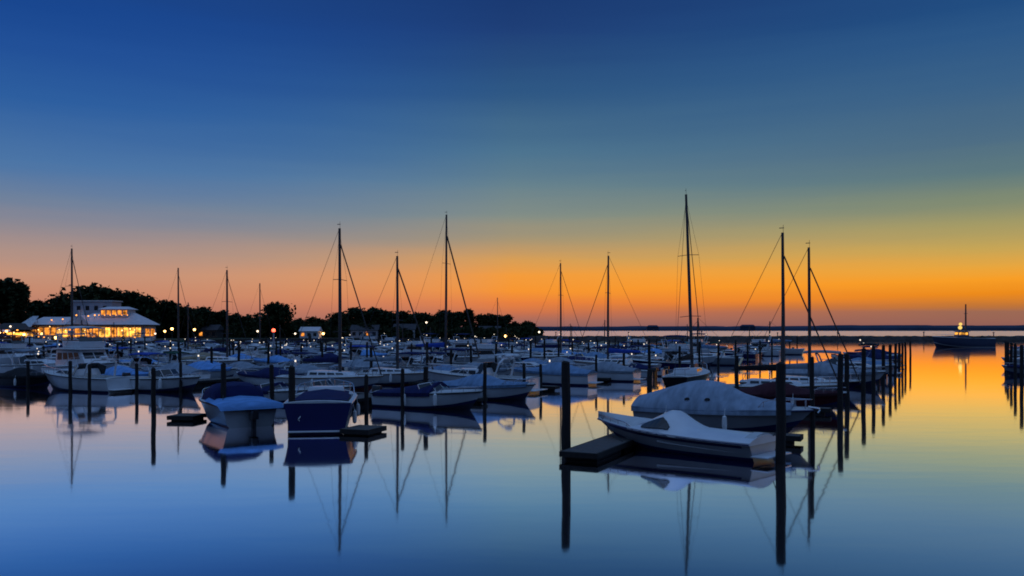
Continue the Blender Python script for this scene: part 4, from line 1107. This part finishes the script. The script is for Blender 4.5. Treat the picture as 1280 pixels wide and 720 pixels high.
house(255, 300, 9, 7, 3.0, 2.0, 'wall_dark', 'roof_dark', 'dark low house under the trees right of the lean mast', 4, (1,))
house(455, 315, 10, 7, 3.0, 2.0, 'wall_grey', 'roof_dark', 'grey house under the taller tree crests', 4, (2,))
house(505, 318, 8, 7, 3.2, 2.2, 'wall_white', 'roof_dark', 'white house half hidden under trees right of the mid mast', 3, ())
house(612, 322, 8, 7, 2.8, 1.8, 'wall_grey', 'roof_dark', 'grey house near the end of the tree line', 3, (0,))

# ------------------------------------------------------------------ sky
w = bpy.data.worlds.new('World'); S.world = w; w.use_nodes = True
nt = w.node_tree; n = nt.nodes; l = nt.links
bg = n['Background']
def math_(op, a, b=None, clamp=False):
    m = n.new('ShaderNodeMath'); m.operation = op; m.use_clamp = clamp
    for i, v in enumerate((a, b)):
        if v is None: continue
        if isinstance(v, (int, float)): m.inputs[i].default_value = v
        else: l.new(v, m.inputs[i])
    return m.outputs[0]
tc = n.new('ShaderNodeTexCoord'); sp = n.new('ShaderNodeSeparateXYZ'); l.new(tc.outputs['Generated'], sp.inputs[0])
x, y, z = sp.outputs
hyp = math_('SQRT', math_('ADD', math_('MULTIPLY', x, x), math_('MULTIPLY', y, y)))
t = math_('MAXIMUM', math_('DIVIDE', z, math_('MAXIMUM', hyp, .0001)), 0.0)
az = math_('ARCTAN2', x, y)
# thin streaks of high cloud bend the colour bands a little
cv = n.new('ShaderNodeCombineXYZ'); l.new(math_('MULTIPLY', az, 1.6), cv.inputs[0]); l.new(math_('MULTIPLY', t, 26.0), cv.inputs[1])
nz = n.new('ShaderNodeTexNoise'); nz.inputs['Scale'].default_value = 1.3; nz.inputs['Detail'].default_value = 5; l.new(cv.outputs[0], nz.inputs['Vector'])
dt = math_('MULTIPLY', math_('SUBTRACT', nz.outputs['Fac'], .5), math_('ADD', .014, math_('MULTIPLY', t, .07)))
t2 = math_('MAXIMUM', math_('ADD', t, dt), 0.0)
fac = math_('DIVIDE', t2, math_('ADD', t2, .4))
def ramp(stops, k=1.0):
    r = n.new('ShaderNodeValToRGB'); cr = r.color_ramp
    pts = []
    for yy, c in stops:
        tt = (HY - yy) / F * k; pts.append((tt / (tt + .4), lin(c)))
    pts.sort()
    while len(cr.elements) < len(pts): cr.elements.new(.5)
    for e, (p_, c) in zip(cr.elements, pts): e.position = max(0, min(1, p_)); e.color = (*c, 1)
    l.new(fac, r.inputs['Fac'])
    return r.outputs['Color']
ZEN = [(-150, (20, 56, 114)), (-500, (52, 92, 150)), (-1500, (104, 138, 190)), (-3000, (112, 144, 192))]
LEFT = ramp([(411, (150, 98, 95)), (385, (186, 124, 106)), (365, (198, 138, 112)), (340, (196, 146, 122)), (310, (172, 143, 134)), (280, (140, 135, 145)), (250, (108, 127, 155)), (200, (72, 115, 165)), (120, (40, 92, 158)), (50, (27, 77, 150)), (0, (18, 68, 142))] + ZEN, .86)
MID = ramp([(411, (140, 98, 98)), (402, (164, 106, 94)), (391, (202, 114, 78)), (378, (232, 128, 62)), (362, (246, 148, 48)), (345, (242, 154, 58)), (325, (214, 156, 84)), (300, (166, 147, 114)), (270, (130, 140, 132)), (235, (100, 128, 140)), (190, (72, 113, 142)), (110, (40, 84, 130)), (40, (24, 60, 118)), (0, (18, 54, 112))] + ZEN)
RIGHT = ramp([(411, (138, 92, 88)), (402, (150, 100, 86)), (388, (154, 104, 84)), (381, (188, 114, 56)), (370, (234, 136, 26)), (352, (246, 156, 36)), (332, (230, 164, 60)), (310, (196, 163, 84)), (280, (160, 152, 100)), (250, (124, 136, 112)), (215, (92, 120, 124)), (180, (74, 107, 130)), (100, (52, 94, 134)), (40, (38, 84, 133)), (0, (26, 74, 127))] + ZEN, .87)
BACK = ramp([(411, (52, 54, 66)), (340, (52, 60, 80)), (200, (58, 78, 112)), (0, (68, 98, 148)), (-500, (92, 130, 186)), (-1500, (110, 144, 194)), (-3000, (112, 144, 192))])
def mixc(f, a, b):
    m = n.new('ShaderNodeMix'); m.data_type = 'RGBA'; l.new(f, m.inputs['Factor']); l.new(a, m.inputs['A']); l.new(b, m.inputs['B']); return m.outputs['Result']
c = mixc(math_('POWER', math_('DIVIDE', math_('ADD', az, .53), .53, True), 2.0), LEFT, MID)
c = mixc(math_('DIVIDE', az, .50, True), c, RIGHT)
mr = n.new('ShaderNodeMapRange'); mr.interpolation_type = 'SMOOTHSTEP'; l.new(math_('ABSOLUTE', math_('SUBTRACT', az, .1)), mr.inputs[0]); mr.inputs[1].default_value = .75; mr.inputs[2].default_value = 1.9
c = mixc(mr.outputs[0], c, BACK)
# a trace of real atmospheric scattering with the sun just set on the right
sky = n.new('ShaderNodeTexSky'); sky.sky_type = 'NISHITA'; sky.sun_disc = False; sky.sun_elevation = radians(-2); sky.sun_rotation = radians(18)
ad = n.new('ShaderNodeMix'); ad.data_type = 'RGBA'; ad.blend_type = 'ADD'; ad.inputs['Factor'].default_value = .02
l.new(c, ad.inputs['A']); l.new(sky.outputs[0], ad.inputs['B'])
l.new(ad.outputs['Result'], bg.inputs['Color']); bg.inputs['Strength'].default_value = 1.0

# ------------------------------------------------------------------ camera and render settings
cam = bpy.data.cameras.new('camera'); co = bpy.data.objects.new('camera', cam); COL.objects.link(co)
co.location = (0, 0, CAMZ); co.rotation_euler = (radians(90), 0, 0)
cam.sensor_width = 36; cam.lens = 36 * F / 1280; cam.shift_y = (HY - 360) / 1280; cam.clip_end = 30000; cam.clip_start = .1
S.camera = co
S.view_settings.view_transform = 'Standard'; S.view_settings.look = 'None'; S.view_settings.exposure = 0; S.view_settings.gamma = 1
S.cycles.use_denoising = True
S.cycles.filter_width = 1.8
S.cycles.max_bounces = 6; S.cycles.caustics_reflective = False
